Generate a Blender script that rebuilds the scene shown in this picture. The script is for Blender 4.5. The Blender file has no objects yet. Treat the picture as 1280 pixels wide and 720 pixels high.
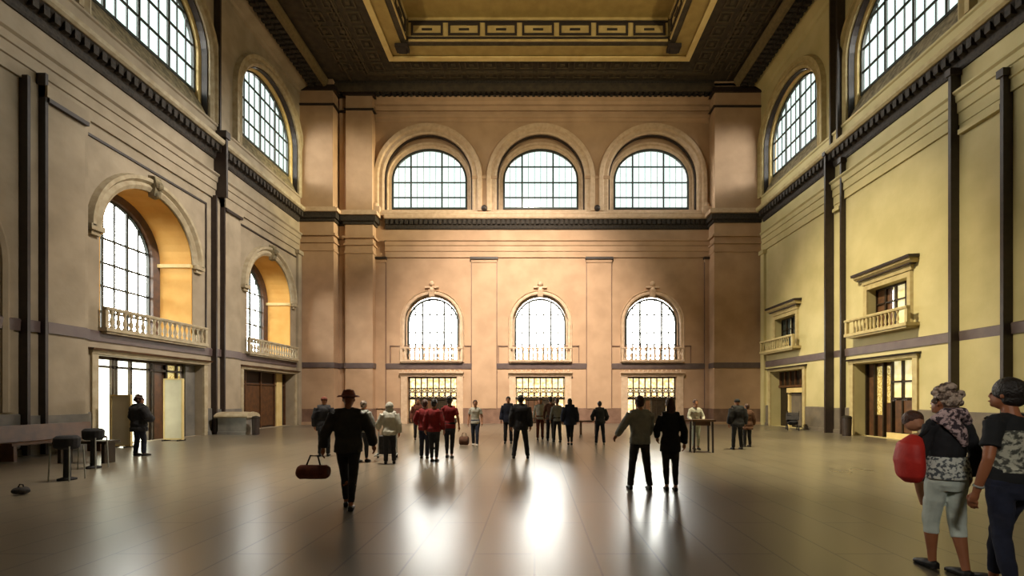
import bpy, bmesh, math, random
from mathutils import Vector, Matrix
from mathutils.geometry import tessellate_polygon
random.seed(7)
S = bpy.context.scene
C = bpy.context.collection
PI = math.pi

# ------------------------------------------------------------------ camera
cam_d = bpy.data.cameras.new('camera'); cam = bpy.data.objects.new('camera', cam_d); C.objects.link(cam)
cam.location = (0, 0, 1.58); cam.rotation_euler = (PI/2, 0, 0)
cam_d.sensor_width = 36; cam_d.lens = 590/1280*36
cam_d.shift_x = -28/1280; cam_d.shift_y = 138/1280
cam_d.clip_end = 400
S.camera = cam

# ------------------------------------------------------------------ world: hazy sky, brightest low down, pale blue higher up
W = bpy.data.worlds.new('sky'); S.world = W; W.use_nodes = True
nt = W.node_tree; nt.nodes.clear()
wo = nt.nodes.new('ShaderNodeOutputWorld'); bg = nt.nodes.new('ShaderNodeBackground')
tc = nt.nodes.new('ShaderNodeTexCoord'); sx = nt.nodes.new('ShaderNodeSeparateXYZ')
mr = nt.nodes.new('ShaderNodeMapRange'); mr.inputs['From Min'].default_value = -0.3; mr.inputs['From Max'].default_value = 0.9
cr = nt.nodes.new('ShaderNodeValToRGB')
nt.links.new(tc.outputs['Generated'], sx.inputs[0]); nt.links.new(sx.outputs['Z'], mr.inputs['Value'])
nt.links.new(mr.outputs[0], cr.inputs[0]); nt.links.new(cr.outputs[0], bg.inputs['Color']); nt.links.new(bg.outputs[0], wo.inputs['Surface'])
SKY = [(-0.3, (.02, .017, .012)), (0.0, (.03, .025, .017)), (0.02, (.45, .43, .38)), (0.10, (1.0, .97, .88)), (0.25, (1.0, .98, .92)), (0.34, (.045, .054, .051)), (0.9, (.036, .045, .043))]
while len(cr.color_ramp.elements) < len(SKY): cr.color_ramp.elements.new(0.5)
for e, (z, c) in zip(cr.color_ramp.elements, SKY):
    e.position = (z+.3)/1.2; e.color = (*c, 1)
bg.inputs['Strength'].default_value = 28.0

# ------------------------------------------------------------------ fill spots and exposure
def lamp(name, kind, loc, target, energy, col, **kw):
    d = bpy.data.lights.new(name, kind); o = bpy.data.objects.new(name, d); C.objects.link(o)
    o.location = loc; d.energy = energy; d.color = col
    v = Vector(target)-Vector(loc); o.rotation_euler = v.to_track_quat('-Z', 'Y').to_euler()
    for k, a in kw.items(): setattr(d, k, a)
    return o
# added spots without fittings, brightening walls, floor, pier, ceiling and near figures
FILL_SPOTS = [
 ('fill_spot', (-6.0, 14.0, 20.3), (13.8, 20.8, 2.2), 42000, (1.0, .87, .58), 38),
 ('fill_spot', (6.0, 14.0, 20.3), (-14.2, 21.5, 3.5), 29000, (1.0, .89, .76), 46),
 ('fill_spot', (-0.5, 12.0, 20.3), (-1.0, 29.6, 3.5), 54000, (1.0, .86, .70), 56),
 ('fill_spot', (7.0, 12.5, 20.3), (7.4, 13.2, 0.0), 28000, (1.0, .86, .52), 38),
 ('fill_spot', (-5.0, 12.0, 20.3), (-5.4, 13.0, 0.0), 26000, (1.0, .88, .70), 42),
 ('fill_spot', (13.0, 22.0, 14.2), (-11.4, 28.8, 14.0), 34000, (1.0, .84, .48), 24),
 ('fill_spot', (-13.2, 9.0, 13.9), (3.0, 25.7, 22.2), 5200, (1.0, .86, .54), 75),
 ('fill_spot', (13.0, 9.0, 13.9), (-3.0, 25.7, 22.2), 5200, (1.0, .86, .54), 75),
 ('fill_spot', (-1.0, -4.5, 7.0), (3.8, 4.2, 1.2), 1400, (1.0, .94, .82), 20),
]
for nme, loc, tgt, en, col, ang in FILL_SPOTS:
    lamp(nme, 'SPOT', loc, tgt, en, col, spot_size=math.radians(ang), spot_blend=1.0, shadow_soft_size=.5)

S.view_settings.view_transform = 'Standard'; S.view_settings.look = 'None'
S.view_settings.gamma = 1.0; S.view_settings.use_curve_mapping = False
S.view_settings.exposure = 0.0
cy = S.cycles
cy.use_denoising = True
cy.max_bounces = 7; cy.diffuse_bounces = 4; cy.glossy_bounces = 4; cy.transparent_max_bounces = 12
cy.caustics_reflective = False; cy.caustics_refractive = False
cy.sample_clamp_indirect = 4.0

# ------------------------------------------------------------------ materials
def srgb(r, g, b):
    f = lambda c: (c/255/12.92) if c/255 <= .04045 else ((c/255+.055)/1.055)**2.4
    return (f(r), f(g), f(b))
def mat(name, col, rough=.7, col2=None, scale=3.0, bump=0.0, bscale=20., metal=0.0, spec=.5, detail=4, lo=.35, hi=.65, tex='noise', sheen=0):
    m = bpy.data.materials.new(name); m.use_nodes = True; n = m.node_tree; b = n.nodes['Principled BSDF']
    b.inputs['Base Color'].default_value = (*col, 1); b.inputs['Roughness'].default_value = rough
    b.inputs['Metallic'].default_value = metal; b.inputs['Specular IOR Level'].default_value = spec
    t = n.nodes.new('ShaderNodeTexCoord')
    if col2 is not None:
        if tex == 'noise':
            x = n.nodes.new('ShaderNodeTexNoise'); x.inputs['Detail'].default_value = detail; out = x.outputs['Fac']
        else:
            x = n.nodes.new('ShaderNodeTexVoronoi'); out = x.outputs['Distance']
        x.inputs['Scale'].default_value = scale
        r = n.nodes.new('ShaderNodeValToRGB'); r.color_ramp.elements[0].position = lo; r.color_ramp.elements[1].position = hi
        r.color_ramp.elements[0].color = (*col, 1); r.color_ramp.elements[1].color = (*col2, 1)
        n.links.new(t.outputs['Object'], x.inputs['Vector']); n.links.new(out, r.inputs[0]); n.links.new(r.outputs[0], b.inputs['Base Color'])
    if bump:
        x = n.nodes.new('ShaderNodeTexNoise'); x.inputs['Scale'].default_value = bscale; x.inputs['Detail'].default_value = 5
        p = n.nodes.new('ShaderNodeBump'); p.inputs['Strength'].default_value = bump; p.inputs['Distance'].default_value = .03
        n.links.new(t.outputs['Object'], x.inputs['Vector']); n.links.new(x.outputs['Fac'], p.inputs['Height']); n.links.new(p.outputs[0], b.inputs['Normal'])
    return m
M = {}
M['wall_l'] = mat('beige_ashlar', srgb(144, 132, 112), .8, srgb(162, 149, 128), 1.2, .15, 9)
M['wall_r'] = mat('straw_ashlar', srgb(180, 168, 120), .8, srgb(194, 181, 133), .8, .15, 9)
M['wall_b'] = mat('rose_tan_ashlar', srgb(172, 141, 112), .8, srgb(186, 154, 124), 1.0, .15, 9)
M['stone_l'] = mat('pale_limestone', srgb(176, 164, 138), .75, srgb(156, 142, 114), 4, .2, 14)
M['stone_b'] = mat('rose_limestone', srgb(206, 180, 152), .75, srgb(190, 162, 134), 4, .2, 14)
M['stone_r'] = mat('straw_limestone', srgb(184, 168, 122), .75, srgb(168, 150, 104), 4, .2, 14)
M['ochre'] = mat('glow_tinted_plaster', srgb(212, 158, 74), .75, srgb(222, 172, 90), 1.5, .1, 9)  # warm glow on the arch soffits is put into this colour
M['cream'] = mat('cream_plaster', srgb(222, 200, 140), .7, srgb(210, 184, 122), 2.0)
M['dark'] = mat('dark_brown_stone_and_shade', srgb(50, 38, 32), .5, srgb(38, 28, 24), 5)  # also on the strips that stand in for shade
M['carved'] = mat('shade_dark_carved_stone', srgb(20, 17, 14), .8, srgb(50, 42, 34), 9, .9, 9, tex='voronoi', lo=.1, hi=.6)  # shade under the carving is put into this near-black colour
M['band'] = mat('purple_grey_stone', srgb(98, 84, 80), .5, srgb(86, 72, 72), 3)
M['wain_l'] = mat('grey_marble', srgb(96, 94, 90), .35, srgb(120, 116, 108), 2.5, detail=8)
M['wain_b'] = mat('brown_marble', srgb(112, 86, 72), .4, srgb(132, 104, 88), 2.5, detail=8)
M['wain_r'] = mat('grey_brown_marble', srgb(100, 92, 82), .35, srgb(118, 108, 94), 2.5, detail=8)
M['sill'] = mat('weathered_sill_stone', srgb(146, 134, 104), .85, srgb(92, 84, 64), 5, .8, 7, detail=10)
M['bronze'] = mat('dark_bronze', srgb(52, 44, 34), .45, srgb(66, 54, 38), 6, metal=.6)
M['bar'] = mat('window_bar_iron', srgb(48, 54, 50), .5)
M['thinbar'] = mat('thin_window_bar', srgb(120, 126, 120), .5)
M['iron'] = mat('wrought_iron', srgb(42, 36, 28), .5, metal=.5)
M['ceil'] = mat('dark_coffered_plaster', srgb(52, 43, 31), .85, srgb(68, 57, 40), 3, .9, 5)
M['gilt'] = mat('gilded_plaster', srgb(164, 140, 82), .6, srgb(148, 124, 70), 2)
M['key_ground'] = mat('pale_gilt_plaster', srgb(196, 172, 116), .6, srgb(176, 152, 98), 2)
M['giltdark'] = mat('dark_umber_paint', srgb(44, 34, 28), .7)
M['gdull'] = mat('dull_gold_plaster', srgb(112, 96, 62), .7, srgb(96, 82, 52), 6)
M['rib'] = mat('umber_plaster_rib', srgb(80, 67, 45), .8, srgb(66, 55, 38), 6)
M['wood'] = mat('brown_door_wood', srgb(74, 50, 32), .45, srgb(98, 66, 40), 4)
M['inside'] = mat('dark_recess_fill', srgb(58, 44, 34), .9)  # dark brown painted in to keep the door recesses dark
M['white'] = mat('white_panel', srgb(212, 206, 180), .6, srgb(200, 192, 166), 2)

def glass_mat(name, tint, gl=.06):
    m = bpy.data.materials.new(name); m.use_nodes = True; n = m.node_tree; n.nodes.clear()
    o = n.nodes.new('ShaderNodeOutputMaterial'); t = n.nodes.new('ShaderNodeBsdfTransparent'); g = n.nodes.new('ShaderNodeBsdfGlossy'); x = n.nodes.new('ShaderNodeMixShader')
    t.inputs[0].default_value = (*tint, 1); g.inputs['Roughness'].default_value = .1; x.inputs[0].default_value = gl
    n.links.new(t.outputs[0], x.inputs[1]); n.links.new(g.outputs[0], x.inputs[2]); n.links.new(x.outputs[0], o.inputs[0])
    return m
M['glass'] = glass_mat('window_glass', (.96, .98, .97))
def lit_mat(name, c1, c2, strength, scale):
    m = bpy.data.materials.new(name); m.use_nodes = True; n = m.node_tree; b = n.nodes['Principled BSDF']
    t = n.nodes.new('ShaderNodeTexCoord'); x = n.nodes.new('ShaderNodeTexNoise'); x.inputs['Scale'].default_value = scale
    r = n.nodes.new('ShaderNodeValToRGB'); r.color_ramp.elements[0].position = .4; r.color_ramp.elements[1].position = .6
    r.color_ramp.elements[0].color = (*c1, 1); r.color_ramp.elements[1].color = (*c2, 1)
    n.links.new(t.outputs['Object'], x.inputs['Vector']); n.links.new(x.outputs['Fac'], r.inputs[0]); n.links.new(r.outputs[0], b.inputs['Emission Color'])
    b.inputs['Emission Strength'].default_value = strength; b.inputs['Base Color'].default_value = (*c1, 1); b.inputs['Roughness'].default_value = .3
    return m
M['lit_l'] = lit_mat('lit_frosted_glass', srgb(214, 214, 190), srgb(240, 244, 226), 5.0, 1.5)
M['lit_r'] = lit_mat('lit_amber_glass', srgb(206, 190, 128), srgb(238, 228, 180), .9, 2.5)
M['lit_b'] = lit_mat('lit_warm_glass', srgb(236, 190, 120), srgb(255, 240, 200), 1.6, 5)
M['lit_bead'] = lit_mat('lit_beaded_glass', srgb(150, 120, 50), srgb(240, 225, 150), .8, 14)

# ------------------------------------------------------------------ mesh helpers
def mesh_obj(name, verts, faces, m, parent=None, smooth=False):
    me = bpy.data.meshes.new(name); me.from_pydata([tuple(v) for v in verts], [], faces)
    bm = bmesh.new(); bm.from_mesh(me); bmesh.ops.recalc_face_normals(bm, faces=bm.faces); bm.to_mesh(me); bm.free()
    for k in (m if isinstance(m, (list, tuple)) else [m]): me.materials.append(k)
    if smooth:
        for p in me.polygons: p.use_smooth = True
    o = bpy.data.objects.new(name, me); C.objects.link(o)
    if parent is not None: o.parent = parent
    return o
class MB:
    def __init__(s, fr=None): s.v = []; s.f = []; s.fr = fr or (lambda u, v, w: (u, w, v))
    def raw(s, vs, fs):
        n = len(s.v); s.v += [Vector(v) for v in vs]; s.f += [[i+n for i in f] for f in fs]
    def box(s, u0, u1, v0, v1, w0, w1):
        c = [(u, v, w) for w in (w0, w1) for v in (v0, v1) for u in (u0, u1)]
        s.raw([s.fr(*p) for p in c], [(0, 1, 3, 2), (4, 6, 7, 5), (0, 4, 5, 1), (2, 3, 7, 6), (0, 2, 6, 4), (1, 5, 7, 3)])
    def sweep(s, path, prof, closed=False):
        n = len(path); k = len(prof); vs = []
        for i in range(n):
            a = Vector(path[i-1] if (i > 0 or closed) else path[i]); b = Vector(path[i]); c = Vector(path[(i+1) % n] if (i < n-1 or closed) else path[i])
            t1 = (b-a).normalized() if (b-a).length > 1e-7 else None; t2 = (c-b).normalized() if (c-b).length > 1e-7 else None
            if t1 is None: t1 = t2
            if t2 is None: t2 = t1
            n1 = Vector((-t1.y, t1.x)); n2 = Vector((-t2.y, t2.x)); nn = (n1+n2).normalized(); nn = nn/max(.5, nn.dot(n1))
            for off, w in prof:
                q = b+nn*off; vs.append(s.fr(q.x, q.y, w))
        fs = []
        for i in range(n if closed else n-1):
            j = (i+1) % n
            for q in range(k): fs.append((i*k+q, i*k+(q+1) % k, j*k+(q+1) % k, j*k+q))
        if not closed: fs += [tuple(range(k)), tuple(range((n-1)*k, n*k))]
        s.raw(vs, fs)
    def extr(s, u0, u1, prof):           # profile [(v, w)] pushed along u
        k = len(prof); vs = [s.fr(u, v, w) for u in (u0, u1) for v, w in prof]
        s.raw(vs, [(i, (i+1) % k, k+(i+1) % k, k+i) for i in range(k)]+[tuple(range(k)), tuple(range(k, 2*k))])
    def poly(s, pts, w):
        s.raw([s.fr(u, v, w) for u, v in pts], [tuple(range(len(pts)))])
    def plate(s, outer, holes, w0, w1):
        loops = [outer]+holes; flat = [p for l in loops for p in l]
        tris = tessellate_polygon([[Vector((u, v, 0)) for u, v in l] for l in loops])
        n = len(flat); vs = [s.fr(u, v, w) for w in (w0, w1) for u, v in flat]
        fs = [tuple(t) for t in tris]+[tuple(i+n for i in t) for t in tris]
        b = 0
        for l in loops:
            k = len(l)
            for i in range(k): fs.append((b+i, b+(i+1) % k, n+b+(i+1) % k, n+b+i))
            b += k
        s.raw(vs, fs)
    def ball(s, c, r, seg=10, rings=7, sc=(1, 1, 1), world=False):
        vs = []; fs = []
        cc = Vector(c) if world else Vector(s.fr(*c))
        for i in range(rings+1):
            th = PI*i/rings
            for j in range(seg):
                ph = 2*PI*j/seg; vs.append(cc+Vector((r*sc[0]*math.sin(th)*math.cos(ph), r*sc[1]*math.sin(th)*math.sin(ph), r*sc[2]*math.cos(th))))
        for i in range(rings):
            for j in range(seg): fs.append((i*seg+j, i*seg+(j+1) % seg, (i+1)*seg+(j+1) % seg, (i+1)*seg+j))
        s.raw(vs, fs)
    def lathe(s, c, prof, seg=10):        # prof [(r, z)] around vertical axis through world c
        vs = []; fs = []
        for r, z in prof:
            for j in range(seg): vs.append((c[0]+r*math.cos(2*PI*j/seg), c[1]+r*math.sin(2*PI*j/seg), c[2]+z))
        for i in range(len(prof)-1):
            for j in range(seg): fs.append((i*seg+j, i*seg+(j+1) % seg, (i+1)*seg+(j+1) % seg, (i+1)*seg+j))
        fs += [tuple(range(seg)), tuple(range((len(prof)-1)*seg, len(prof)*seg))]
        s.raw(vs, fs)
    def tube(s, pts, rad, seg=8, ell=None):      # tapering tube along world points; rad list of r or (rx, ry)
        pts = [Vector(p) for p in pts]; n = len(pts); vs = []; fs = []
        ref = None
        for i in range(n):
            t = (pts[min(i+1, n-1)]-pts[max(i-1, 0)]).normalized()
            if ref is None:
                ref = Vector((1, 0, 0)) if abs(t.x) < .9 else Vector((0, 1, 0))
            a = (ref-t*ref.dot(t)).normalized(); ref = a; b = t.cross(a)
            r = rad[i] if isinstance(rad, (list, tuple)) else rad
            rx, ry = r if isinstance(r, (list, tuple)) else (r, r)
            for j in range(seg):
                ph = 2*PI*j/seg; vs.append(pts[i]+a*rx*math.cos(ph)+b*ry*math.sin(ph))
        for i in range(n-1):
            for j in range(seg): fs.append((i*seg+j, i*seg+(j+1) % seg, (i+1)*seg+(j+1) % seg, (i+1)*seg+j))
        fs += [tuple(range(seg)), tuple(range((n-1)*seg, n*seg))]
        s.raw(vs, fs)
    def build(s, name, m, parent=None, smooth=False): return mesh_obj(name, s.v, s.f, m, parent, smooth)
def struct(o): o['kind'] = 'structure'; return o
def tag(o, label, cat, group=None, kind=None):
    o['label'] = label; o['category'] = cat
    if group: o['group'] = group
    if kind: o['kind'] = kind
    return o
def empty(name, loc, rz=0):
    o = bpy.data.objects.new(name, None); C.objects.link(o); o.location = loc; o.rotation_euler = (0, 0, rz); o.empty_display_size = .1
    return o
_n = {}
def num(k): _n[k] = _n.get(k, 0)+1; return '%s_%d' % (k, _n[k])

XL, XR, YB, YF, ZC = -14.2, 13.8, 29.65, -6.0, 21.0
LEFT = lambda u, v, w: (XL+w, u, v)
RIGHT = lambda u, v, w: (XR-w, u, v)
BACK = lambda u, v, w: (u, YB-w, v)

def arch(c, a, z0, zs, b=None, n=24, full=True):
    """outline of an arched opening, from the left foot up, over and down"""
    b = a if b is None else b
    pts = [(c-a, z0)] if z0 < zs-1e-4 else []
    pts += [(c-a*math.cos(PI*i/n), zs+b*math.sin(PI*i/n)) for i in range(n+1)]
    if z0 < zs-1e-4: pts.append((c+a, z0))
    return pts
def rect(u0, u1, v0, v1): return [(u0, v0), (u0, v1), (u1, v1), (u1, v0)]

# ------------------------------------------------------------------ shell: floor
def floor_mat():
    m = bpy.data.materials.new('polished_stone_floor'); m.use_nodes = True; n = m.node_tree; b = n.nodes['Principled BSDF']
    t = n.nodes.new('ShaderNodeTexCoord')
    mp = n.nodes.new('ShaderNodeMapping'); mp.inputs['Rotation'].default_value = (0, 0, PI/2)
    br = n.nodes.new('ShaderNodeTexBrick'); br.inputs['Scale'].default_value = 1.0
    br.inputs['Brick Width'].default_value = 2.4; br.inputs['Row Height'].default_value = .61; br.inputs['Mortar Size'].default_value = .011; br.inputs['Mortar Smooth'].default_value = .1
    br.inputs['Color1'].default_value = (*srgb(118, 108, 90), 1); br.inputs['Color2'].default_value = (*srgb(126, 115, 95), 1); br.inputs['Mortar'].default_value = (*srgb(30, 32, 32), 1)
    no = n.nodes.new('ShaderNodeTexNoise'); no.inputs['Scale'].default_value = .35; no.inputs['Detail'].default_value = 3
    mx = n.nodes.new('ShaderNodeMix'); mx.data_type = 'RGBA'; mx.blend_type = 'MULTIPLY'; mx.inputs[0].default_value = .5
    n.links.new(t.outputs['Object'], mp.inputs[0]); n.links.new(mp.outputs[0], br.inputs['Vector']); n.links.new(t.outputs['Object'], no.inputs['Vector'])
    n.links.new(br.outputs['Color'], mx.inputs[6]); n.links.new(no.outputs['Fac'], mx.inputs[7]); n.links.new(mx.outputs[2], b.inputs['Base Color'])
    r = n.nodes.new('ShaderNodeMapRange'); r.inputs['To Min'].default_value = .24; r.inputs['To Max'].default_value = .36
    n.links.new(no.outputs['Fac'], r.inputs['Value']); n.links.new(r.outputs[0], b.inputs['Roughness'])
    b.inputs['IOR'].default_value = 3.0
    bp = n.nodes.new('ShaderNodeBump'); bp.inputs['Strength'].default_value = .08; bp.inputs['Distance'].default_value = .004; bp.invert = True
    n.links.new(br.outputs['Fac'], bp.inputs['Height']); n.links.new(bp.outputs[0], b.inputs['Normal'])
    return m
M['floor'] = floor_mat()
mb = MB(); mb.raw([(XL-3, YF-1, 0), (XR+3, YF-1, 0), (XR+3, YB+2, 0), (XL-3, YB+2, 0), (XL-3, YF-1, -.4), (XR+3, YF-1, -.4), (XR+3, YB+2, -.4), (XL-3, YB+2, -.4)],
                  [(0, 1, 2, 3), (4, 7, 6, 5), (0, 4, 5, 1), (1, 5, 6, 2), (2, 6, 7, 3), (3, 7, 4, 0)])
struct(mb.build('floor', M['floor']))

# ------------------------------------------------------------------ shell: side walls
BAYS_L = [17.75, 25.5]; BAYS_R = [18.0, 25.6]
AR = 2.1; AS = 7.1; ARC_L = [17.5, 25.4]           # lower arch radius and springing (left)
UA, US, UB = 2.75, 16.4, 2.45 # upper side windows: half width, springing, rise
def side_wall(name, fr, low_holes, up_holes, mt, depth_low):
    lo = MB(fr); lo.plate(rect(YF, YB+.6, 0, 12.4), low_holes, -depth_low, 0)
    w = struct(lo.build(name, M[mt]))
    up = MB(fr); up.plate(rect(YF, YB+.6, 12.4, ZC+.3), up_holes, -.62, 0)
    up.build('upper_wall', M[mt], w)
    return w
lowL = [arch(c, AR, 3.82, AS) for c in ARC_L] + [rect(15.3, 20.2, .0001, 3.0), rect(22.95, 27.9, .0001, 3.0)]
upL = [arch(c, UA, 13.7, US, UB) for c in BAYS_L]
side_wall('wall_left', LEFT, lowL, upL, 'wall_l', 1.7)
lowR = [rect(17.4, 19.5, 4.25, 6.05), rect(24.85, 26.95, 4.25, 6.05), rect(17.15, 20.35, .0001, 3.05), rect(24.2, 27.5, .0001, 3.1)]
upR = [arch(c, UA, 13.7, US, UB) for c in BAYS_R]
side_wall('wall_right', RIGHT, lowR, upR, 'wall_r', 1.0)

# back wall
BC = [-6.66, .40, 7.42]       # bay centres
bl = [arch(c, 1.72, 3.85, 6.35) for c in (-6.42, .37, 7.39)] + [rect(c-1.55, c+1.55, .0001, 2.95) for c in (-6.42, .37, 7.39)]
bu = [arch(c, 2.76, 13.4, 15.4) for c in BC]
mb = MB(BACK); mb.plate(rect(XL-1.4, XR+1.4, 0, 12.4), bl, -.5, 0)
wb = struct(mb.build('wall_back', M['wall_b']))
mb = MB(BACK); mb.plate(rect(XL-1.4, XR+1.4, 12.4, ZC+.3), bu, -.5, 0); mb.build('upper_wall', M['wall_b'], wb)
# wall behind the viewer
mb = MB(); mb.raw([(XL, YF-.4, 0), (XR, YF-.4, 0), (XR, YF, 0), (XL, YF, 0), (XL, YF-.4, ZC), (XR, YF-.4, ZC), (XR, YF, ZC), (XL, YF, ZC)], [(0, 1, 2, 3), (4, 7, 6, 5), (0, 4, 5, 1), (1, 5, 6, 2), (2, 6, 7, 3), (3, 7, 4, 0)])
struct(mb.build('wall_front', M['wall_l']))

# ------------------------------------------------------------------ ceiling with raised centre panel
CX0, CX1, CY0, CY1 = -7.0, 7.4, 2.0, 25.7
HOR = lambda u, v, w: (u, v, w)
mb = MB(HOR); mb.plate(rect(XL, XR, YF, YB), [rect(CX0, CX1, CY0, CY1)], ZC, ZC+.3)
ce = struct(mb.build('ceiling', M['ceil']))
mb = MB(HOR); mb.plate(rect(CX0-.6, CX1+.6, CY0-.6, CY1+.6), [], 22.25, 22.5); mb.build('centre_panel', M['gilt'], ce)
mb = MB(HOR)
mb.plate(rect(CX0-.3, CX1+.3, CY0-.3, CY1+.3), [rect(CX0, CX1, CY0, CY1)], ZC+.3, 22.25); mb.build('coffer_side', M['gdull'], ce)
mb = MB(HOR); mb.plate(rect(CX0-1.2, CX1+1.35, CY0-1.2, CY1+1.15), [rect(CX0-.3, CX1+.3, CY0-.3, CY1+.3)], ZC-.06, ZC+.02); mb.build('gilt_frame', M['gilt'], ce)
mb = MB(HOR); mb.plate(rect(CX0-1.3, CX1+1.45, CY0-1.3, CY1+1.27), [rect(CX0-1.0, CX1+1.15, CY0-1.0, CY1+.95)], ZC-.17, ZC-.1); mb.build('frame_moulding', M['cream'], ce)
# key blocks on the far and side inner faces
FAR = lambda u, v, w: (u, CY1-w, v)
def keys(fr, u0, u1, n):
    g = MB(fr); d = MB(fr)
    for z0, z1 in ((21.14, 21.22), (22.04, 22.12)): d.box(u0, u1, z0, z1, 0, .05)
    g.box(u0, u1, 22.12, 22.25, 0, .10); g.box(u0, u1, 21.0, 21.1, 0, .06); g.box(u0, u1, 21.28, 22.02, 0, .02)
    p = (u1-u0)/n
    for i in range(n):
        c = u0+p*(i+.5); h = p*.40
        d.sweep([(c-h, 21.37), (c-h, 21.93), (c+h, 21.93), (c+h, 21.37)], [(-.055, 0), (.055, 0), (.055, .08), (-.055, .08)], closed=True)
        d.box(c-.28, c+.28, 21.60, 21.70, 0, .06)
    g.build('gilt_moulding', M['key_ground'], ce); d.build('key_ornament', M['giltdark'], ce)
keys(FAR, CX0+.15, CX1-.15, 7)
keys(lambda u, v, w: (CX0+w, u, v), CY0+.1, CY1-.15, 11)
keys(lambda u, v, w: (CX1-w, u, v), CY0+.1, CY1-.15, 11)
# small consoles at the corners of the frame
for x in (CX0-.25, CX1+.25):
    mb = MB(HOR); mb.box(x-.35, x+.35, CY1-.05, CY1+.45, ZC-.3, ZC-.1); mb.box(x-.22, x+.22, CY1+.0, CY1+.35, ZC-.42, ZC-.3); mb.build('corner_console', M['giltdark'], ce)
# coffer ribs in the dark field: concentric lines and cross ribs
mb = MB(HOR)
for o_, hgt in ((2.0, .10), (2.25, .06), (3.5, .06)):
    x0, x1, y1 = CX0-1.2-o_*.85, CX1+1.35+o_*.85, CY1+1.15+o_*.62
    mb.sweep([(x0, YF), (x0, y1), (x1, y1), (x1, YF)], [(-.05, ZC-hgt), (.05, ZC-hgt), (.05, ZC+.01), (-.05, ZC+.01)])
mb.build('coffer_rib', M['rib'], ce)
mb = MB(HOR); k = 0
for side in (-1, 1):
    for r_ in range(3):
        xc = (CX0-2.15-r_*.95) if side < 0 else (CX1+2.3+r_*.95)
        for j in range(36):
            yc = 27.6-j*.9
            mb.sweep([(xc-.3, yc-.3), (xc-.3, yc+.3), (xc+.3, yc+.3), (xc+.3, yc-.3)], [(-.03, ZC-.07), (.03, ZC-.07), (.03, ZC+.01), (-.03, ZC+.01)], closed=True)
            mb.box(xc-.1, xc+.1, yc-.1, yc+.1, ZC-.09, ZC)
for j in range(16):
    xc = CX0-.9+j*1.06
    for yc in (27.45, 28.25):
        mb.sweep([(xc-.36, yc-.26), (xc-.36, yc+.26), (xc+.36, yc+.26), (xc+.36, yc-.26)], [(-.03, ZC-.07), (.03, ZC-.07), (.03, ZC+.01), (-.03, ZC+.01)], closed=True)
        mb.box(xc-.12, xc+.12, yc-.08, yc+.08, ZC-.09, ZC)
mb.build('coffer', M['rib'], ce)

# ------------------------------------------------------------------ mouldings
def crown(fr, u0, u1, mt, proj=1.8):
    a = MB(fr); k = proj/1.8
    a.extr(u0, u1, [(19.95, 0), (20.0, .1), (20.15, .16), (20.3, .4), (20.42, .62*k), (20.6, .62*k), (20.6, 0)])
    s = struct(a.build(num('trim'), M[mt]))
    b = MB(fr); b.extr(u0, u1, [(20.42, .6*k), (20.44, 1.5*k), (20.6, 1.62*k), (21.02, 1.62*k), (21.02, .6*k)])
    n = int((u1-u0)/.34)
    for i in range(n):
        u = u0+(i+.25)*(u1-u0)/n
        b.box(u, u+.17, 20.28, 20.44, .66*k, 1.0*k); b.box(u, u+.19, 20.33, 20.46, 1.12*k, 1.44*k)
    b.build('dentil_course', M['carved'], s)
    c = MB(fr); c.extr(u0, u1, [(20.36, 1.5*k), (20.4, 1.66*k), (20.62, 1.8*k), (20.78, 1.8*k), (20.78, 1.5*k)])
    c.build('gilt_edge', M['gdull'] if mt != 'wall_b' else M['ceil'], s)
crown(LEFT, YF, 28.4, 'wall_l'); crown(RIGHT, YF, 28.4, 'wall_r'); crown(BACK, XL+1.6, XR-1.3, 'wall_b', .9)

def entab(fr, segs, mt, st, proj=1.0, plinth=True):
    """segs: (u0, u1, extra w). Architrave fascias, shade-darkened carved bed mould, pale lip."""
    a = MB(fr); d = MB(fr); l = MB(fr)
    for u0, u1, e in segs:
        a.extr(u0, u1, [(10.42, 0), (10.42, .08+e), (10.78, .08+e), (10.80, .13+e), (11.12, .13+e), (11.14, .18+e), (11.36, .20+e), (11.42, .28+e), (11.48, .28+e), (11.5, 0)])
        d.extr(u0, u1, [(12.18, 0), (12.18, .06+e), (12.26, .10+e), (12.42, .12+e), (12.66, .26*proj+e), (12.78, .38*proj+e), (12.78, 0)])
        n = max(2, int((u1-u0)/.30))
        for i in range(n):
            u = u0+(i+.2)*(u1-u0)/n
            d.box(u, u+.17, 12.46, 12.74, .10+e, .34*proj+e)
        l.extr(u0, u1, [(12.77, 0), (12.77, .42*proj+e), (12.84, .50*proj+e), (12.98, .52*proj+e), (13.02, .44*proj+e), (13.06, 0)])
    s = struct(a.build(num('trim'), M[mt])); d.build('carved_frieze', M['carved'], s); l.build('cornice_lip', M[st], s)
    if plinth:
        p = MB(fr)
        for u0, u1, e in segs: p.extr(u0, u1, [(13.05, 0), (13.05, .16+e), (13.58, .14+e), (13.62, .2+e), (13.7, .2+e), (13.72, 0)])
        p.build('plinth', M[mt], s)
entab(LEFT, [(YF, 28.35, 0)], 'wall_l', 'stone_l')
entab(RIGHT, [(YF, 28.35, 0)], 'wall_r', 'stone_r')
entab(BACK, [(-9.35, 10.95, 0)], 'wall_b', 'stone_b', .7, False)

def band(fr, segs):
    a = MB(fr)
    for u0, u1, e in segs: a.extr(u0, u1, [(3.44, 0), (3.44, .05+e), (3.74, .07+e), (3.78, .03+e), (3.78, 0)])
    return struct(a.build(num('trim'), M['band']))
band(LEFT, [(YF, 28.4, 0)]); band(RIGHT, [(YF, 28.4, 0)]); band(BACK, [(-9.4, 11.0, 0)])

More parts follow.
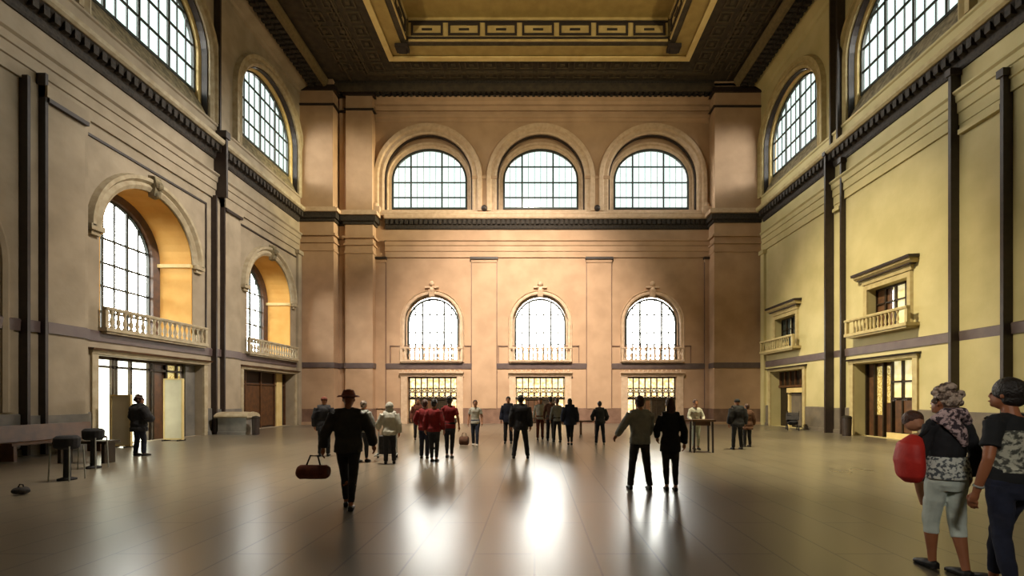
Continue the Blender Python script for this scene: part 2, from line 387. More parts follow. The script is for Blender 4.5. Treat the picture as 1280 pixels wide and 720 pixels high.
def base(name, fr, segs, m_, h=1.12):
    a = MB(fr)
    for u0, u1, e in segs: a.extr(u0, u1, [(0, 0), (0, .09+e), (.16, .09+e), (.18, .05+e), (h, .05+e), (h+.03, .02+e), (h+.03, 0)])
    return struct(a.build(name, M[m_]))
base('baseboard_left', LEFT, [(YF, 15.1, 0), (20.4, 22.75, 0), (28.1, 28.4, 0)], 'wain_l')
base('baseboard_right', RIGHT, [(YF, 16.95, 0), (20.55, 24.0, 0), (27.7, 28.4, 0)], 'wain_r', 1.15)
base('baseboard_back', BACK, [(-9.4, -8.1, 0), (-4.75, -1.3, 0), (2.05, 5.7, 0), (9.1, 11.0, 0)], 'wain_b', .95)

# ------------------------------------------------------------------ corner piers at the far end
def pier(x0, x1, y0, mt='wall_b'):
    f = lambda u, v, w: (u, y0-w, v)
    D = YB-y0
    p = MB(f)
    for a, b, e in ((0, 12.3, 0), (13.0, 20.9, -.04)): p.box(x0-e, x1+e, a, b, -D, 0)
    s = struct(p.build(num('trim'), M[mt]))
    def wrap(prof, m_, nm):
        q = MB(f)
        for z0, z1, e in prof: q.box(x0-e, x1+e, z0, z1, -D, e)
        q.build(nm, M[m_], s)
    wrap([(12.28, 12.45, .1), (12.45, 12.78, .22)], 'carved', 'carved_frieze')
    wrap([(12.78, 13.0, .36), (13.0, 13.12, .18)], 'stone_b', 'cornice_lip')
    wrap([(10.5, 10.62, .05), (11.0, 11.1, .09), (11.42, 11.55, .14), (.0, .16, .1)], 'wall_b', 'pier_moulding')
    wrap([(3.44, 3.76, .05)], 'band', 'dado_band')
    wrap([(0, .95, .05)], 'wain_b', 'wainscot')
    wrap([(19.3, 19.42, .06), (20.2, 20.5, .12)], 'dark', 'capital')
    return s
pier(XL-.2, -12.15, 28.55); pier(-11.65, -9.95, 29.05); pier(-12.15, -11.65, 29.3)
pier(10.95, XR+.2, 28.75)
# slim half pilasters beside the piers
def pilaster_b(x0, x1, zt=10.42, w=.09):
    p = MB(BACK); p.box(x0, x1, .95, 10.2, 0, w); p.box(x0-.04, x1+.04, 10.1, 10.42, 0, w+.04)
    s = struct(p.build(num('trim'), M['wall_b']))
    q = MB(BACK); q.box(x0-.1, x1+.1, 10.28, 10.42, 0, w+.13); q.build('capital_edge', M['dark'], s)
    e = MB(BACK); e.box(x0-.05, x0, .95, 10.15, 0, w*.6); e.box(x1, x1+.05, .95, 10.15, 0, w*.6); e.build('edge_fillet', M['wain_b'], s)
for x0, x1 in ((-9.95, -9.35), (-3.92, -2.38), (3.3, 4.82), (10.7, 11.0)): pilaster_b(x0, x1)
# upper zone imposts between the arches
for x0, x1 in ((-3.85, -2.4), (3.2, 4.65)):
    p = MB(BACK); p.box(x0, x1, 13.1, 15.35, 0, .1); p.box(x0-.05, x1+.05, 15.3, 15.5, 0, .16)
    s = struct(p.build(num('trim'), M['wall_b']))
    r = MB(BACK); r.ball(((x0+x1)/2, 13.45, .2), .2); r.build('rosette', M['dark'], s, True)
p = MB(BACK); p.extr(-9.95, 10.95, [(12.98, 0), (12.98, .3), (13.1, .34), (13.2, .3), (13.22, .12), (13.38, .12), (13.4, 0)])
struct(p.build(num('trim'), M['stone_b']))
p = MB(BACK); p.extr(-9.95, 10.95, [(18.9, 0), (18.95, .08), (19.1, .1), (19.15, .18), (19.3, .2), (19.35, 0)]); p.extr(-9.95, 10.95, [(19.6, 0), (19.6, .12), (19.8, .16), (19.8, 0)])
struct(p.build(num('trim'), M['wall_b']))
p = MB(BACK)
for c, h in ((-10.2+.3, .34), (10.75, .34)): p.box(c-.3, c+.3, 13.05, 13.5, 0, .42); p.ball((c, 13.6, .2), .2)
struct(p.build(num('trim'), M['stone_b']))

# ------------------------------------------------------------------ windows
def ztop(c, a, zs, b, u):
    t = max(0, 1-((u-c)/a)**2); return zs+b*math.sqrt(t)
def window(fr, c, a, z0, zs, b, w, ncol, rows, thick, fm='bar', frame=.09, tm='thinbar', tb=.028):
    """arched window: frame, main mullions, thin bars, glass"""
    out = arch(c, a, z0, zs, b)
    f = MB(fr); f.sweep(out, [(-frame, w-.06), (.02, w-.06), (.02, w+.07), (-frame, w+.07)], closed=True)
    s = struct(f.build(num('window'), M[fm]))
    m_ = MB(fr); t_ = MB(fr)
    for i in range(1, ncol):
        u = c-a+2*a*i/ncol; z = ztop(c, a, zs, b, u)-.03
        (m_ if i in thick else t_).box(u-(max(.05, tb*.7) if i in thick else tb/2), u+(max(.05, tb*.7) if i in thick else tb/2), z0, z, w-.03, w+(.05 if i in thick else .02))
    for z in rows:
        h = a if z <= zs else a*math.sqrt(max(0, 1-((z-zs)/b)**2))
        m_.box(c-h+.02, c+h-.02, z-.035, z+.035, w-.03, w+.04)
    m_.build('mullion', M[fm], s); t_.build('glazing_bar', M[tm], s)
    g = MB(fr); g.poly(out, w-.01); g.build('glass', M['glass'], s)
    # portal for the daylight
    d = bpy.data.lights.new('daylight_portal', 'AREA'); d.shape = 'RECTANGLE'; d.size = 2*a; d.size_y = zs+b-z0; d.cycles.is_portal = True
    o = bpy.data.objects.new('daylight_portal', d); C.objects.link(o)
    ctr = Vector(fr(c, (z0+zs+b)/2, w-.12)); nrm = Vector(fr(c, 5, 1))-Vector(fr(c, 5, 0))
    o.location = ctr; o.rotation_euler = nrm.to_track_quat('-Z', 'Y').to_euler()
    return s
for fr, bays, st in ((LEFT, BAYS_L, 'stone_l'), (RIGHT, BAYS_R, 'stone_r')):
    for c in bays:
        window(fr, c, 2.62, 14.8, US, 2.3, -.5, 11, [15.75, 16.75, 17.75], (2, 5, 8), tm='bar', tb=.04)
        s = MB(fr); s.extr(c-UA, c+UA, [(13.66, .05), (13.8, .02), (14.85, -.5), (14.85, -.62), (13.66, -.62)]); struct(s.build(num('trim'), M['sill']))
        # inner cream casing, outer moulding
        a = MB(fr); a.sweep(arch(c, 2.75, 14.0, US, 2.45), [(-.14, -.55), (-.02, -.55), (-.02, -.25), (-.14, -.30)])
        s = struct(a.build(num('trim'), M['cream']))
        o_ = MB(fr); o_.sweep(arch(c, UA, 13.72, US, UB), [(.0, 0), (.0, .12), (.12, .2), (.28, .12), (.34, .22), (.5, .22), (.56, 0)]); o_.build('arch_moulding', M[st], s)
        q = MB(fr); q.sweep(arch(c, UA-.005, 13.74, US, UB-.005), [(-.05, -.22), (.0, -.22), (.0, .02), (-.05, .02)]); q.build('reveal_shade_strip', M['dark'], s)  # dark strip painting in the shade of the reveal
for i, c in enumerate(BC):
    window(BACK, c, 2.36, 13.62, 15.42, 1.98, -.38, 12, [14.35, 15.3, 16.3], (3, 8), tb=.03)
    a = MB(BACK); a.sweep(arch(c, 2.40, 13.45, 15.42, 2.02), [(.0, -.46), (.36, -.46), (.36, -.22), (.24, -.2), (.18, -.3), (.0, -.32)])
    s = struct(a.build(num('trim'), M['stone_b']))
    r = MB(BACK); r.sweep(arch(c, 2.76, 13.3, 15.4), [(.0, 0), (.0, .07), (.1, .13), (.3, .1), (.38, .2), (.6, .22), (.66, 0)]); r.build('arch_moulding', M['stone_b'], s)
    q = MB(BACK); q.plate(arch(c, 2.86, 13.3, 15.4), [arch(c, 2.38, 13.6, 15.42, 2.0)], -.5, -.4); q.build('infill', M['wall_b'], s)
    q = MB(BACK); q.sweep(arch(c, 2.74, 13.42, 15.4), [(-.06, -.2), (.0, -.2), (.0, -.02), (-.06, -.02)]); q.build('reveal_shade_strip', M['dark'], s)  # dark ring in place of the recess shade
for c in (-6.42, .37, 7.39):
    window(BACK, c, 1.6, 3.9, 6.35, 1.55, -.34, 7, [5.0, 5.75, 6.9], (2, 5), tb=.085, tm='bar')
    a = MB(BACK); a.sweep(arch(c, 1.72, 3.85, 6.35), [(-.1, -.3), (.0, -.3), (.0, .0), (.04, .08), (.14, .1), (.2, .05), (.27, .12), (.3, 0)])
    s = struct(a.build(num('trim'), M['stone_b']))
    k = MB(BACK); k.extr(c-.16, c+.16, [(7.9, 0), (7.95, .2), (8.35, .3), (8.4, 0)]); k.box(c-.42, c+.42, 8.5, 8.6, 0, .16); k.ball((c, 8.75, .12), .17); k.ball((c, 8.35, .16), .17)
    k.build('keystone', M['stone_b'], s)
    fl = MB(BACK); fl.box(c-2.65, c+2.45, 4.9-.06, 4.9, 0, .05); fl.box(c-2.65, c-2.6, 3.8, 4.9, 0, .05); fl.box(c+2.4, c+2.45, 3.8, 4.9, 0, .05); fl.build('panel_fillet', M['wain_b'], s)
# deep left arches: soffit in glow-tinted ochre, dark inner frame, glazing
for c in ARC_L:
    o_ = MB(LEFT); o_.sweep(arch(c, AR, 3.83, AS), [(-.05, -1.6), (-.002, -1.6), (-.002, -.02), (-.05, -.02)])
    s = struct(o_.build(num('trim'), M['ochre']))
    imp = MB(LEFT)
    for sg in (-1, 1):
        u = c+sg*AR; imp.box(min(u-sg*.14, u), max(u-sg*.14, u), 6.98, 7.12, -1.6, .02)
    imp.build('impost', M['cream'], s)
    r = MB(LEFT); r.sweep(arch(c, AR, AS-.01, AS), [(-.03, 0), (-.03, .08), (.1, .16), (.22, .08), (.3, .2), (.42, .2), (.46, 0)])
    for sg in (-1, 1): r.box(c+sg*2.33-.24, c+sg*2.33+.24, 6.96, 7.14, 0, .2); r.box(c+sg*2.33-.16, c+sg*2.33+.16, 6.82, 6.96, 0, .12)
    r.build('arch_moulding', M['stone_l'], s)
    kk = MB(LEFT); kk.extr(c-.15, c+.15, [(9.0, .0), (9.05, .22), (9.5, .3), (9.75, .24), (9.8, 0)]); kk.ball((c, 9.45, .26), .17); kk.ball((c, 9.12, .2), .11); kk.build('keystone', M['sill'], s)
    d = MB(LEFT); d.sweep(arch(c, AR-.02, 3.85, AS), [(-.26, -1.66), (-.02, -1.66), (-.02, -1.3), (-.24, -1.42)]); d.build('inner_frame', M['wood'], s)
    window(LEFT, c, 1.88, 3.9, AS, 1.88, -1.62, 7, [4.75, 5.7, 6.55, 7.45], (3, 5), tm='bar', tb=.065)
    pf = MB(LEFT)
    pf.box(c-2.85, c+2.9, 9.95, 10.03, 0, .05); pf.box(c-2.88, c-2.82, 3.8, 10.0, 0, .05); pf.box(c+2.84, c+2.9, 3.8, 10.0, 0, .05)
    pf.build('panel_fillet', M['dark'], s)
# blind niche in the nearest bay on the left
p = MB(LEFT); p.sweep(arch(10.0, 2.55, 1.2, 5.2), [(0, 0), (0, .06), (.1, .1), (.2, .04), (.28, .04), (.3, 0)]); struct(p.build(num('trim'), M['wall_l']))

# ------------------------------------------------------------------ pilasters on the side walls, dark strips standing in for shaded edges
def pilaster_l(u):
    p = MB(LEFT); p.box(u+.06, u+1.85, 1.1, 10.45, 0, .16); p.box(u+.42, u+1.6, 1.1, 10.45, .16, .3); p.box(u+.36, u+1.66, 10.12, 10.45, .16, .42)
    s = struct(p.build(num('trim'), M['wall_l']))
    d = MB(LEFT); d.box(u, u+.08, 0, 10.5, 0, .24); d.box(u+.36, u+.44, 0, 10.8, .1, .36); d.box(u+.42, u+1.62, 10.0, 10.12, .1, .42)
    d.build('edge_shade_strip', M['dark'], s)  # dark strips in place of shade on the near step faces
    q = MB(LEFT); q.box(u+.06, u+1.85, 0, 1.1, 0, .22); q.box(u+.44, u+1.6, 0, 1.1, .2, .36); q.build('pilaster_base', M['wain_l'], s)
    q = MB(LEFT); q.box(u+.08, u+1.85, 3.44, 3.76, 0, .22); q.box(u+.45, u+1.62, 3.44, 3.76, .2, .36); q.build('dado_band', M['band'], s)
    return s
for u in (5.2, 13.0, 20.72): pilaster_l(u)
for fr, u, w in ((LEFT, 20.9, .28), (RIGHT, 20.95, .35), (RIGHT, 21.6, .25)):  # upper dark strips, shade of the near faces as geometry
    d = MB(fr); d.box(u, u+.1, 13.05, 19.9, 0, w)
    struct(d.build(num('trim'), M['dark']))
d = MB(LEFT); d.box(20.9, 21.02, 10.5, 13.25, 0, .56); d.box(20.8, 21.1, 13.1, 13.4, 0, .62); struct(d.build(num('trim'), M['dark']))  # dark strip carrying the same painted shade through the cornice
for u, w, zt in ((13.61, .28, 11.1), (15.27, .33, 12.25), (20.9, .22, 12.25), (21.66, .45, 12.95)):  # right wall: dark fins in place of shaded pilaster edges
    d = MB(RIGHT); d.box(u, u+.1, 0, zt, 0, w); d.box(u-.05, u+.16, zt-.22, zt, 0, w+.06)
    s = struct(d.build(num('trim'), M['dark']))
for u0, u1 in ((13.71, 15.27), (21.0, 21.66)):
    d = MB(RIGHT); d.box(u0, u1, 1.15, 10.42, 0, .05); d.box(u0+.1, u1-.1, 10.05, 10.2, 0, .2); struct(d.build(num('trim'), M['wall_r']))
d = MB(RIGHT); d.box(28.1, 28.5, .0, 10.4, 0, .15); d.box(28.0, 28.55, 10.2, 10.42, 0, .25); struct(d.build(num('trim'), M['wall_r']))
d = MB(LEFT); d.box(28.1, 28.5, .0, 10.4, 0, .15); d.box(28.0, 28.55, 10.2, 10.42, 0, .25); struct(d.build(num('trim'), M['wall_l']))

# ------------------------------------------------------------------ balconies
def baluster_prof(h, r): return [(r*.9, 0), (r*.9, h*.08), (r*.5, h*.14), (r, h*.34), (r*.75, h*.5), (r*.42, h*.68), (r*.62, h*.84), (r*.9, h*.9), (r*.9, h)]
def balcony(fr, u0, u1, z0, z1, w, mt, label, n, group, b0=None, b1=None, rad=.07, slab=.12):
    b0 = u0+.15 if b0 is None else b0; b1 = u1-.15 if b1 is None else b1
    org = Vector(fr((u0+u1)/2, z0, 0)); e = empty('balcony', org)
    inv = lambda u, v, q: Vector(fr(u, v, q))-org
    tag(e, label, 'balcony', group)
    s = MB(inv); s.box(u0, u1, z0, z0+slab, 0, w); s.box(u0+.06, u1-.06, z0-.07, z0, 0, w-.06); s.build('slab', M[mt], e)
    r = MB(inv); r.extr(u0, u1, [(z1-.1, w-.16), (z1-.1, w-.02), (z1-.04, w), (z1, w-.02), (z1, w-.16)]); r.build('top_rail', M[mt], e)
    for uu in (u0+.06, u1-.06):
        q = MB(inv); q.box(uu-.06, uu+.06, z0+slab, z1-.08, w-.16, w-.04); q.build('post', M[mt], e)
    h = z1-.1-(z0+slab)
    for i in range(n):
        u = b0+(b1-b0)*(i+.5)/n
        q = MB(); c = inv(u, z0+slab, w-.09); q.lathe(c, baluster_prof(h, rad), 8); q.build('baluster', M[mt], e, True)
    return e
balcony(LEFT, 15.35, 20.15, 3.78, 4.58, .3, 'stone_l', 'pale stone balustrade below the larger, nearer golden arch on the left wall', 18, 'stone balustrades below the left arches')
balcony(LEFT, 23.1, 27.9, 3.78, 4.58, .3, 'stone_l', 'pale stone balustrade below the smaller-looking golden arch near the left corner', 18, 'stone balustrades below the left arches')
for c, l in ((-6.42, 'left'), (.37, 'middle'), (7.39, 'right')):
    balcony(BACK, c-1.95, c+1.95, 3.88, 4.78, .28, 'stone_b', 'low stone balustrade across the foot of the %s lower arched window on the far wall' % l, 12, 'balustrades on the far wall', rad=.085)
balcony(RIGHT, 16.9, 20.3, 4.2, 4.92, .5, 'stone_r', 'balcony with thin rail under the nearer hooded window on the right wall', 13, 'small balconies on the right wall', 17.3, 19.9, .05)
balcony(RIGHT, 24.4, 27.9, 4.2, 4.92, .5, 'stone_r', 'balcony with thin rail under the farther hooded window near the right corner', 13, 'small balconies on the right wall', 24.8, 27.4, .05)
# hooded small windows on the right wall
for c, lit in ((18.45, True), (25.9, False)):
    s = MB(RIGHT); s.sweep([(c-1.05, 4.25), (c-1.05, 6.05), (c+1.05, 6.05), (c+1.05, 4.25)], [(0, 0), (0, .08), (.18, .1), (.22, 0)])
    s.extr(c-1.5, c+1.5, [(6.5, 0), (6.5, .22), (6.58, .32), (6.7, .36), (6.74, 0)]); s.extr(c-1.3, c+1.3, [(6.27, 0), (6.27, .1), (6.5, .16), (6.5, 0)])
    t = struct(s.build(num('window'), M['stone_r']))
    q = MB(RIGHT); q.extr(c-1.55, c+1.55, [(6.66, .0), (6.66, .4), (6.76, .42), (6.78, 0)]); q.extr(c-1.4, c+1.4, [(6.46, 0), (6.46, .24), (6.5, .24), (6.5, 0)]); q.build('hood_edge', M['dark'], t)
    q = MB(RIGHT)
    for k in range(5): u = c-1.05+2.1*k/4; q.box(u-.04, u+.04, 4.25, 6.05, -.42, -.3)
    q.box(c-1.05, c+1.05, 5.97, 6.05, -.42, -.3); q.box(c-1.05, c+1.05, 5.4, 5.45, -.42, -.3); q.build('sash', M['bronze'], t)
    q = MB(RIGHT); q.poly(rect(c-1.05, c+.2, 4.25, 6.05), -.38); q.build('glass', M['lit_r'] if lit else M['bar'], t)
    q = MB(RIGHT); q.poly(rect(c+.2, c+1.05, 4.25, 6.05), -.37); q.build('shutter', M['wood'] if lit else M['bar'], t)

# ------------------------------------------------------------------ door fronts
def lintel(fr, u0, u1, z, mt, dark='dark'):
    a = MB(fr); a.extr(u0-.25, u1+.25, [(z+.02, 0), (z+.02, .1), (z+.14, .14), (z+.14, 0)]); a.box(u0-.22, u0, 0, z+.05, 0, .08); a.box(u1, u1+.22, 0, z+.05, 0, .08)
    s = struct(a.build(num('trim'), M[mt]))
    b = MB(fr); b.extr(u0-.32, u1+.32, [(z+.14, 0), (z+.14, .2), (z+.2, .24), (z+.22, 0)]); b.build('lintel_edge', M[dark], s); return s
# left near: shop front of lit panes
def back_box(fr, u0, u1, z1, w0, w1, m_):
    q = MB(fr); q.box(u0-.02, u1+.02, 0.002, z1+.02, w1-.1, w1)
    struct(q.build(num('wall_recess'), M[m_]))
s = lintel(LEFT, 15.3, 20.2, 3.0, 'stone_l', 'wood')
q = MB(LEFT)
for u in (15.34, 16.35, 16.5, 17.1, 17.9, 18.1, 18.75, 19.3, 19.62, 20.16): q.box(u-.04, u+.04, 0, 3.0, -.55, -.4)
q.box(15.3, 20.2, 2.62, 2.70, -.55, -.4); q.box(15.3, 20.2, 2.9, 3.0, -.55, -.4)
d = struct(q.build(num('door'), M['bronze']))
q = MB(LEFT); q.poly(rect(15.3, 17.98, .0, 3.0), -.5); q.build('lit_pane', M['lit_l'], d)
q = MB(LEFT); q.poly(rect(18.0, 18.75, .0, 3.0), -.5); q.build('wooden_leaf', M['wood'], d)
q = MB(LEFT); q.poly(rect(18.75, 19.55, 1.1, 3.0), -.49); q.build('beaded_pane', M['lit_bead'], d)
q = MB(LEFT); q.box(18.8, 20.15, 0, 1.08, -.48, -.35); q.box(19.62, 20.15, 0, 3.0, -.5, -.3); q.build('stone_panel', M['wain_l'], d)
# left far: dark double door
s = lintel(LEFT, 22.95, 27.9, 3.0, 'stone_l', 'wood')
q = MB(LEFT); q.box(22.95, 27.9, 0, 3.0, -.75, -.6); d = struct(q.build(num('door'), M['inside']))  # dark box painting in the shade of the door recess
q = MB(LEFT)
for u in (23.0, 24.05, 25.4, 26.75, 27.85): q.box(u-.05, u+.05, 0, 3.0, -.6, -.5)
q.box(22.95, 27.9, 2.3, 2.36, -.6, -.52); q.build('door_frame', M['wood'], d)
q = MB(LEFT); q.box(24.15, 25.3, .1, 2.25, -.6, -.55); q.box(25.5, 26.65, .1, 2.25, -.6, -.55); q.build('door_leaf', M['wood'], d)
q = MB(LEFT); q.box(26.9, 27.5, 0, 3.0, -.58, -.5); q.build('pale_jamb', M['cream'], d)
# right near
s = lintel(RIGHT, 17.15, 20.35, 3.05, 'stone_r', 'dark')
q = MB(RIGHT)
for u in (17.2, 17.75, 18.3, 18.85, 19.3, 19.8, 20.3): q.box(u-.035, u+.035, 0, 3.05, -.6, -.45)
q.box(17.15, 18.85, 2.2, 2.28, -.6, -.45); q.box(17.15, 18.85, 1.55, 1.62, -.6, -.45); q.box(17.15, 18.85, 0, .2, -.6, -.4)
d = struct(q.build(num('door'), M['bronze']))
q = MB(RIGHT); q.poly(rect(17.15, 18.85, 1.55, 3.05), -.55); q.build('lit_pane', M['lit_r'], d)
q = MB(RIGHT); q.box(17.3, 18.7, .25, 1.5, -.58, -.5); q.build('display_case', M['wood'], d)
q = MB(RIGHT); q.box(17.1, 20.4, 0, 1.56, -.8, -.72); q.build('recess_shade_backing', M['inside'], d)
q = MB(RIGHT); q.box(17.15, 18.9, 0, .22, -.5, -.3); q.build('pale_sill', M['cream'], d)
q = MB(RIGHT); q.box(18.9, 20.35, 0, 3.05, -.7, -.58); q.build('door_leaf', M['wood'], d)
q = MB(RIGHT); q.box(19.4, 19.75, .9, 2.9, -.58, -.55); q.box(18.95, 19.2, 1.4, 2.9, -.58, -.55); q.build('door_glass', M['lit_bead'], d)
# right far
s = lintel(RIGHT, 24.2, 27.5, 3.1, 'stone_r', 'dark')
q = MB(RIGHT); q.box(24.2, 27.5, 0, 3.1, -.7, -.55); d = struct(q.build(num('door'), M['bronze']))
q = MB(RIGHT)
for k in range(7): u = 24.25+k*.53; q.box(u-.03, u+.03, 2.3, 3.1, -.56, -.45)
q.box(24.2, 27.5, 2.2, 2.32, -.56, -.42); q.build('transom_grille', M['wood'], d)
q = MB(RIGHT); q.box(24.2, 26.4, 1.9, 2.15, -.56, -.3); q.box(26.3, 26.45, 0, 1.95, -.56, -.4); q.build('pale_lintel', M['cream'], d)
q = MB(RIGHT); q.box(24.3, 25.2, .1, 1.85, -.55, -.5); q.box(25.3, 26.25, .1, 1.85, -.55, -.5); q.build('door_leaf', M['wain_r'], d)
# back doors: bronze grille over lit glass
for c in (-6.42, .37, 7.39):
    a = MB(BACK); a.box(c-1.95, c-1.55, 0, 3.05, 0, .1); a.box(c+1.55, c+1.95, 0, 3.05, 0, .1)
    a.extr(c-2.0, c+2.0, [(2.95, 0), (2.95, .12), (3.1, .16), (3.16, .3), (3.24, .3), (3.25, 0)])
    for i in range(13): u = c-1.75+3.5*i/12; a.ball((u, 3.3, .2), .075, 6, 4)
    t = struct(a.build(num('trim'), M['stone_b']))
    f = MB(BACK)
    for k in range(9): u = c-1.5+3.0*k/8; f.box(u-.03, u+.03, 0, 2.95, -.35, -.25)
    f.box(c-1.55, c+1.55, 1.5, 1.66, -.37, -.2); f.box(c-1.55, c+1.55, 2.85, 2.95, -.35, -.25); f.box(c-1.55, c+1.55, 2.2, 2.25, -.35, -.25); f.box(c-1.55, c+1.55, 0, .35, -.35, -.22)
    d = struct(f.build(num('door'), M['bronze']))
    o_ = MB(BACK)
    for k in range(8):
        u = c-1.31+2.62*k/7
        for zz, rr in ((1.84, .17), (2.07, .11)):
            ring = [(u+rr*math.cos(2*PI*j/10), zz+rr*math.sin(2*PI*j/10)) for j in range(10)]
            o_.sweep(ring, [(-.02, -.3), (.02, -.3), (.02, -.24), (-.02, -.24)], closed=True)
    o_.build('scroll_ornament', M['bronze'], d)
    for k in range(2):
        q = MB(BACK); q.box(c-.95+k*1.0, c-.05+k*1.0, .35, 1.5, -.34, -.27); q.build('door_leaf', M['wood'], d) if k == 0 else q.build('door_leaf', M['bronze'], d)
    g = MB(BACK); g.poly(rect(c-1.55, c+1.55, 0, 2.95), -.36); g.build('lit_pane', M['lit_b'], d)
#PEOPLE#
# ------------------------------------------------------------------ people
from mathutils import noise as mnoise
def cloth(name, c, rough=.85, c2=None, scale=8, **kw): return mat(name, srgb(*c), rough, srgb(*c2) if c2 else None, scale, .15, 30, **kw)
SK = mat('skin', srgb(176, 122, 92), .55, srgb(188, 134, 102), 6, spec=.4)
SKD = mat('tanned_skin', srgb(150, 94, 64), .5, srgb(162, 104, 72), 6, spec=.4)
M.update(black=cloth('black_cloth', (22, 22, 26), c2=(34, 34, 40)), navy=cloth('navy_cloth', (22, 26, 44), c2=(30, 36, 58)), charcoal=cloth('charcoal_cloth', (44, 42, 44), c2=(60, 56, 56)),
  red=cloth('red_cloth', (138, 26, 30), c2=(110, 22, 26)), rust=cloth('rust_cloth', (120, 62, 44), c2=(92, 46, 36)), offwhite=cloth('off_white_cloth', (206, 204, 192), c2=(186, 184, 172)),
  grey=cloth('light_grey_cloth', (170, 172, 166), c2=(146, 150, 146)), brown=cloth('brown_cloth', (84, 54, 40), c2=(104, 70, 50)), denim=cloth('dark_denim', (38, 44, 62), c2=(52, 58, 78)),
  capri=cloth('pale_mint_cotton', (206, 216, 208), c2=(192, 202, 194)), floral=cloth('floral_print', (24, 24, 28), c2=(206, 200, 196), scale=26, tex='voronoi', lo=.42, hi=.5),
  lace=cloth('lace_print', (206, 208, 200), c2=(86, 92, 96), scale=34, lo=.48, hi=.55), hair_black=mat('black_hair', srgb(18, 14, 14), .45, srgb(34, 26, 24), 30, .5, 60), hair_brown=mat('brown_hair', srgb(62, 34, 24), .5, srgb(84, 50, 34), 30, .5, 60),
  hair_grey=mat('ash_blond_hair', srgb(92, 74, 64), .6, srgb(196, 176, 160), 22, .9, 40, lo=.42, hi=.56), shoe=cloth('dark_shoe', (20, 18, 18), .5), shoe_w=cloth('pale_shoe', (180, 176, 168), .5), scarf=cloth('floral_scarf', (196, 170, 172), c2=(60, 48, 56), scale=30, lo=.45, hi=.55),
  eye=mat('eye', srgb(20, 16, 14), .2), lips=mat('lips', srgb(150, 76, 70), .5), redbag=cloth('red_nylon', (196, 44, 34), .6, c2=(176, 36, 30)))
def print_mat():
    m = bpy.data.materials.new('black_tee_with_print'); m.use_nodes = True; n = m.node_tree; b = n.nodes['Principled BSDF']; b.inputs['Roughness'].default_value = .85
    t = n.nodes.new('ShaderNodeTexCoord'); s = n.nodes.new('ShaderNodeSeparateXYZ'); n.links.new(t.outputs['Object'], s.inputs[0])
    def cmp_(sock, lo, hi):
        a = n.nodes.new('ShaderNodeMath'); a.operation = 'GREATER_THAN'; a.inputs[1].default_value = lo; n.links.new(sock, a.inputs[0])
        c = n.nodes.new('ShaderNodeMath'); c.operation = 'LESS_THAN'; c.inputs[1].default_value = hi; n.links.new(sock, c.inputs[0])
        k = n.nodes.new('ShaderNodeMath'); k.operation = 'MULTIPLY'; n.links.new(a.outputs[0], k.inputs[0]); n.links.new(c.outputs[0], k.inputs[1]); return k.outputs[0]
    x = cmp_(s.outputs['X'], -.15, .14); z = cmp_(s.outputs['Z'], 1.00, 1.33)
    k = n.nodes.new('ShaderNodeMath'); k.operation = 'MULTIPLY'; n.links.new(x, k.inputs[0]); n.links.new(z, k.inputs[1])
    no = n.nodes.new('ShaderNodeTexNoise'); no.inputs['Scale'].default_value = 30; n.links.new(t.outputs['Object'], no.inputs['Vector'])
    r = n.nodes.new('ShaderNodeValToRGB'); r.color_ramp.elements[0].position = .42; r.color_ramp.elements[1].position = .56
    r.color_ramp.elements[0].color = (*srgb(70, 72, 66), 1); r.color_ramp.elements[1].color = (*srgb(184, 184, 168), 1); n.links.new(no.outputs['Fac'], r.inputs[0])
    mx = n.nodes.new('ShaderNodeMix'); mx.data_type = 'RGBA'; mx.inputs[6].default_value = (*srgb(20, 22, 26), 1); n.links.new(k.outputs[0], mx.inputs[0]); n.links.new(r.outputs[0], mx.inputs[7]); n.links.new(mx.outputs[2], b.inputs['Base Color'])
    return m
M['tee'] = print_mat()

def fuse(mb, name, m, parent, voxel, smooth=4, rough=0., cut=None):
    """one continuous surface out of overlapping volumes"""
    me = bpy.data.meshes.new(name); me.from_pydata([tuple(v) for v in mb.v], [], mb.f)
    bm = bmesh.new(); bm.from_mesh(me); bmesh.ops.recalc_face_normals(bm, faces=bm.faces); bm.to_mesh(me); bm.free()
    t = bpy.data.objects.new(name, me); C.objects.link(t)
    r = t.modifiers.new('r', 'REMESH'); r.mode = 'VOXEL'; r.voxel_size = voxel; r.use_smooth_shade = True
    if smooth: s = t.modifiers.new('s', 'SMOOTH'); s.factor = .5; s.iterations = smooth
    t.name = name; t.parent = parent; FUSE.append((t, m, rough)); return t
FUSE = []
def finish_fuse():
    dg = bpy.context.evaluated_depsgraph_get(); out = []
    for t, m, rough in FUSE: out.append(bpy.data.meshes.new_from_object(t.evaluated_get(dg)))
    for (t, m, rough), new in zip(FUSE, out):
        t.modifiers.clear(); new.name = t.name; new.materials.clear(); new.materials.append(m)
        if rough:
            moved = [v.co+v.normal*(mnoise.noise(v.co*9)+.5*mnoise.noise(v.co*19))*rough for v in new.vertices]
            new.vertices.foreach_set('co', [c for p in moved for c in p]); new.update()
        for p in new.polygons: p.use_smooth = True
        t.data = new

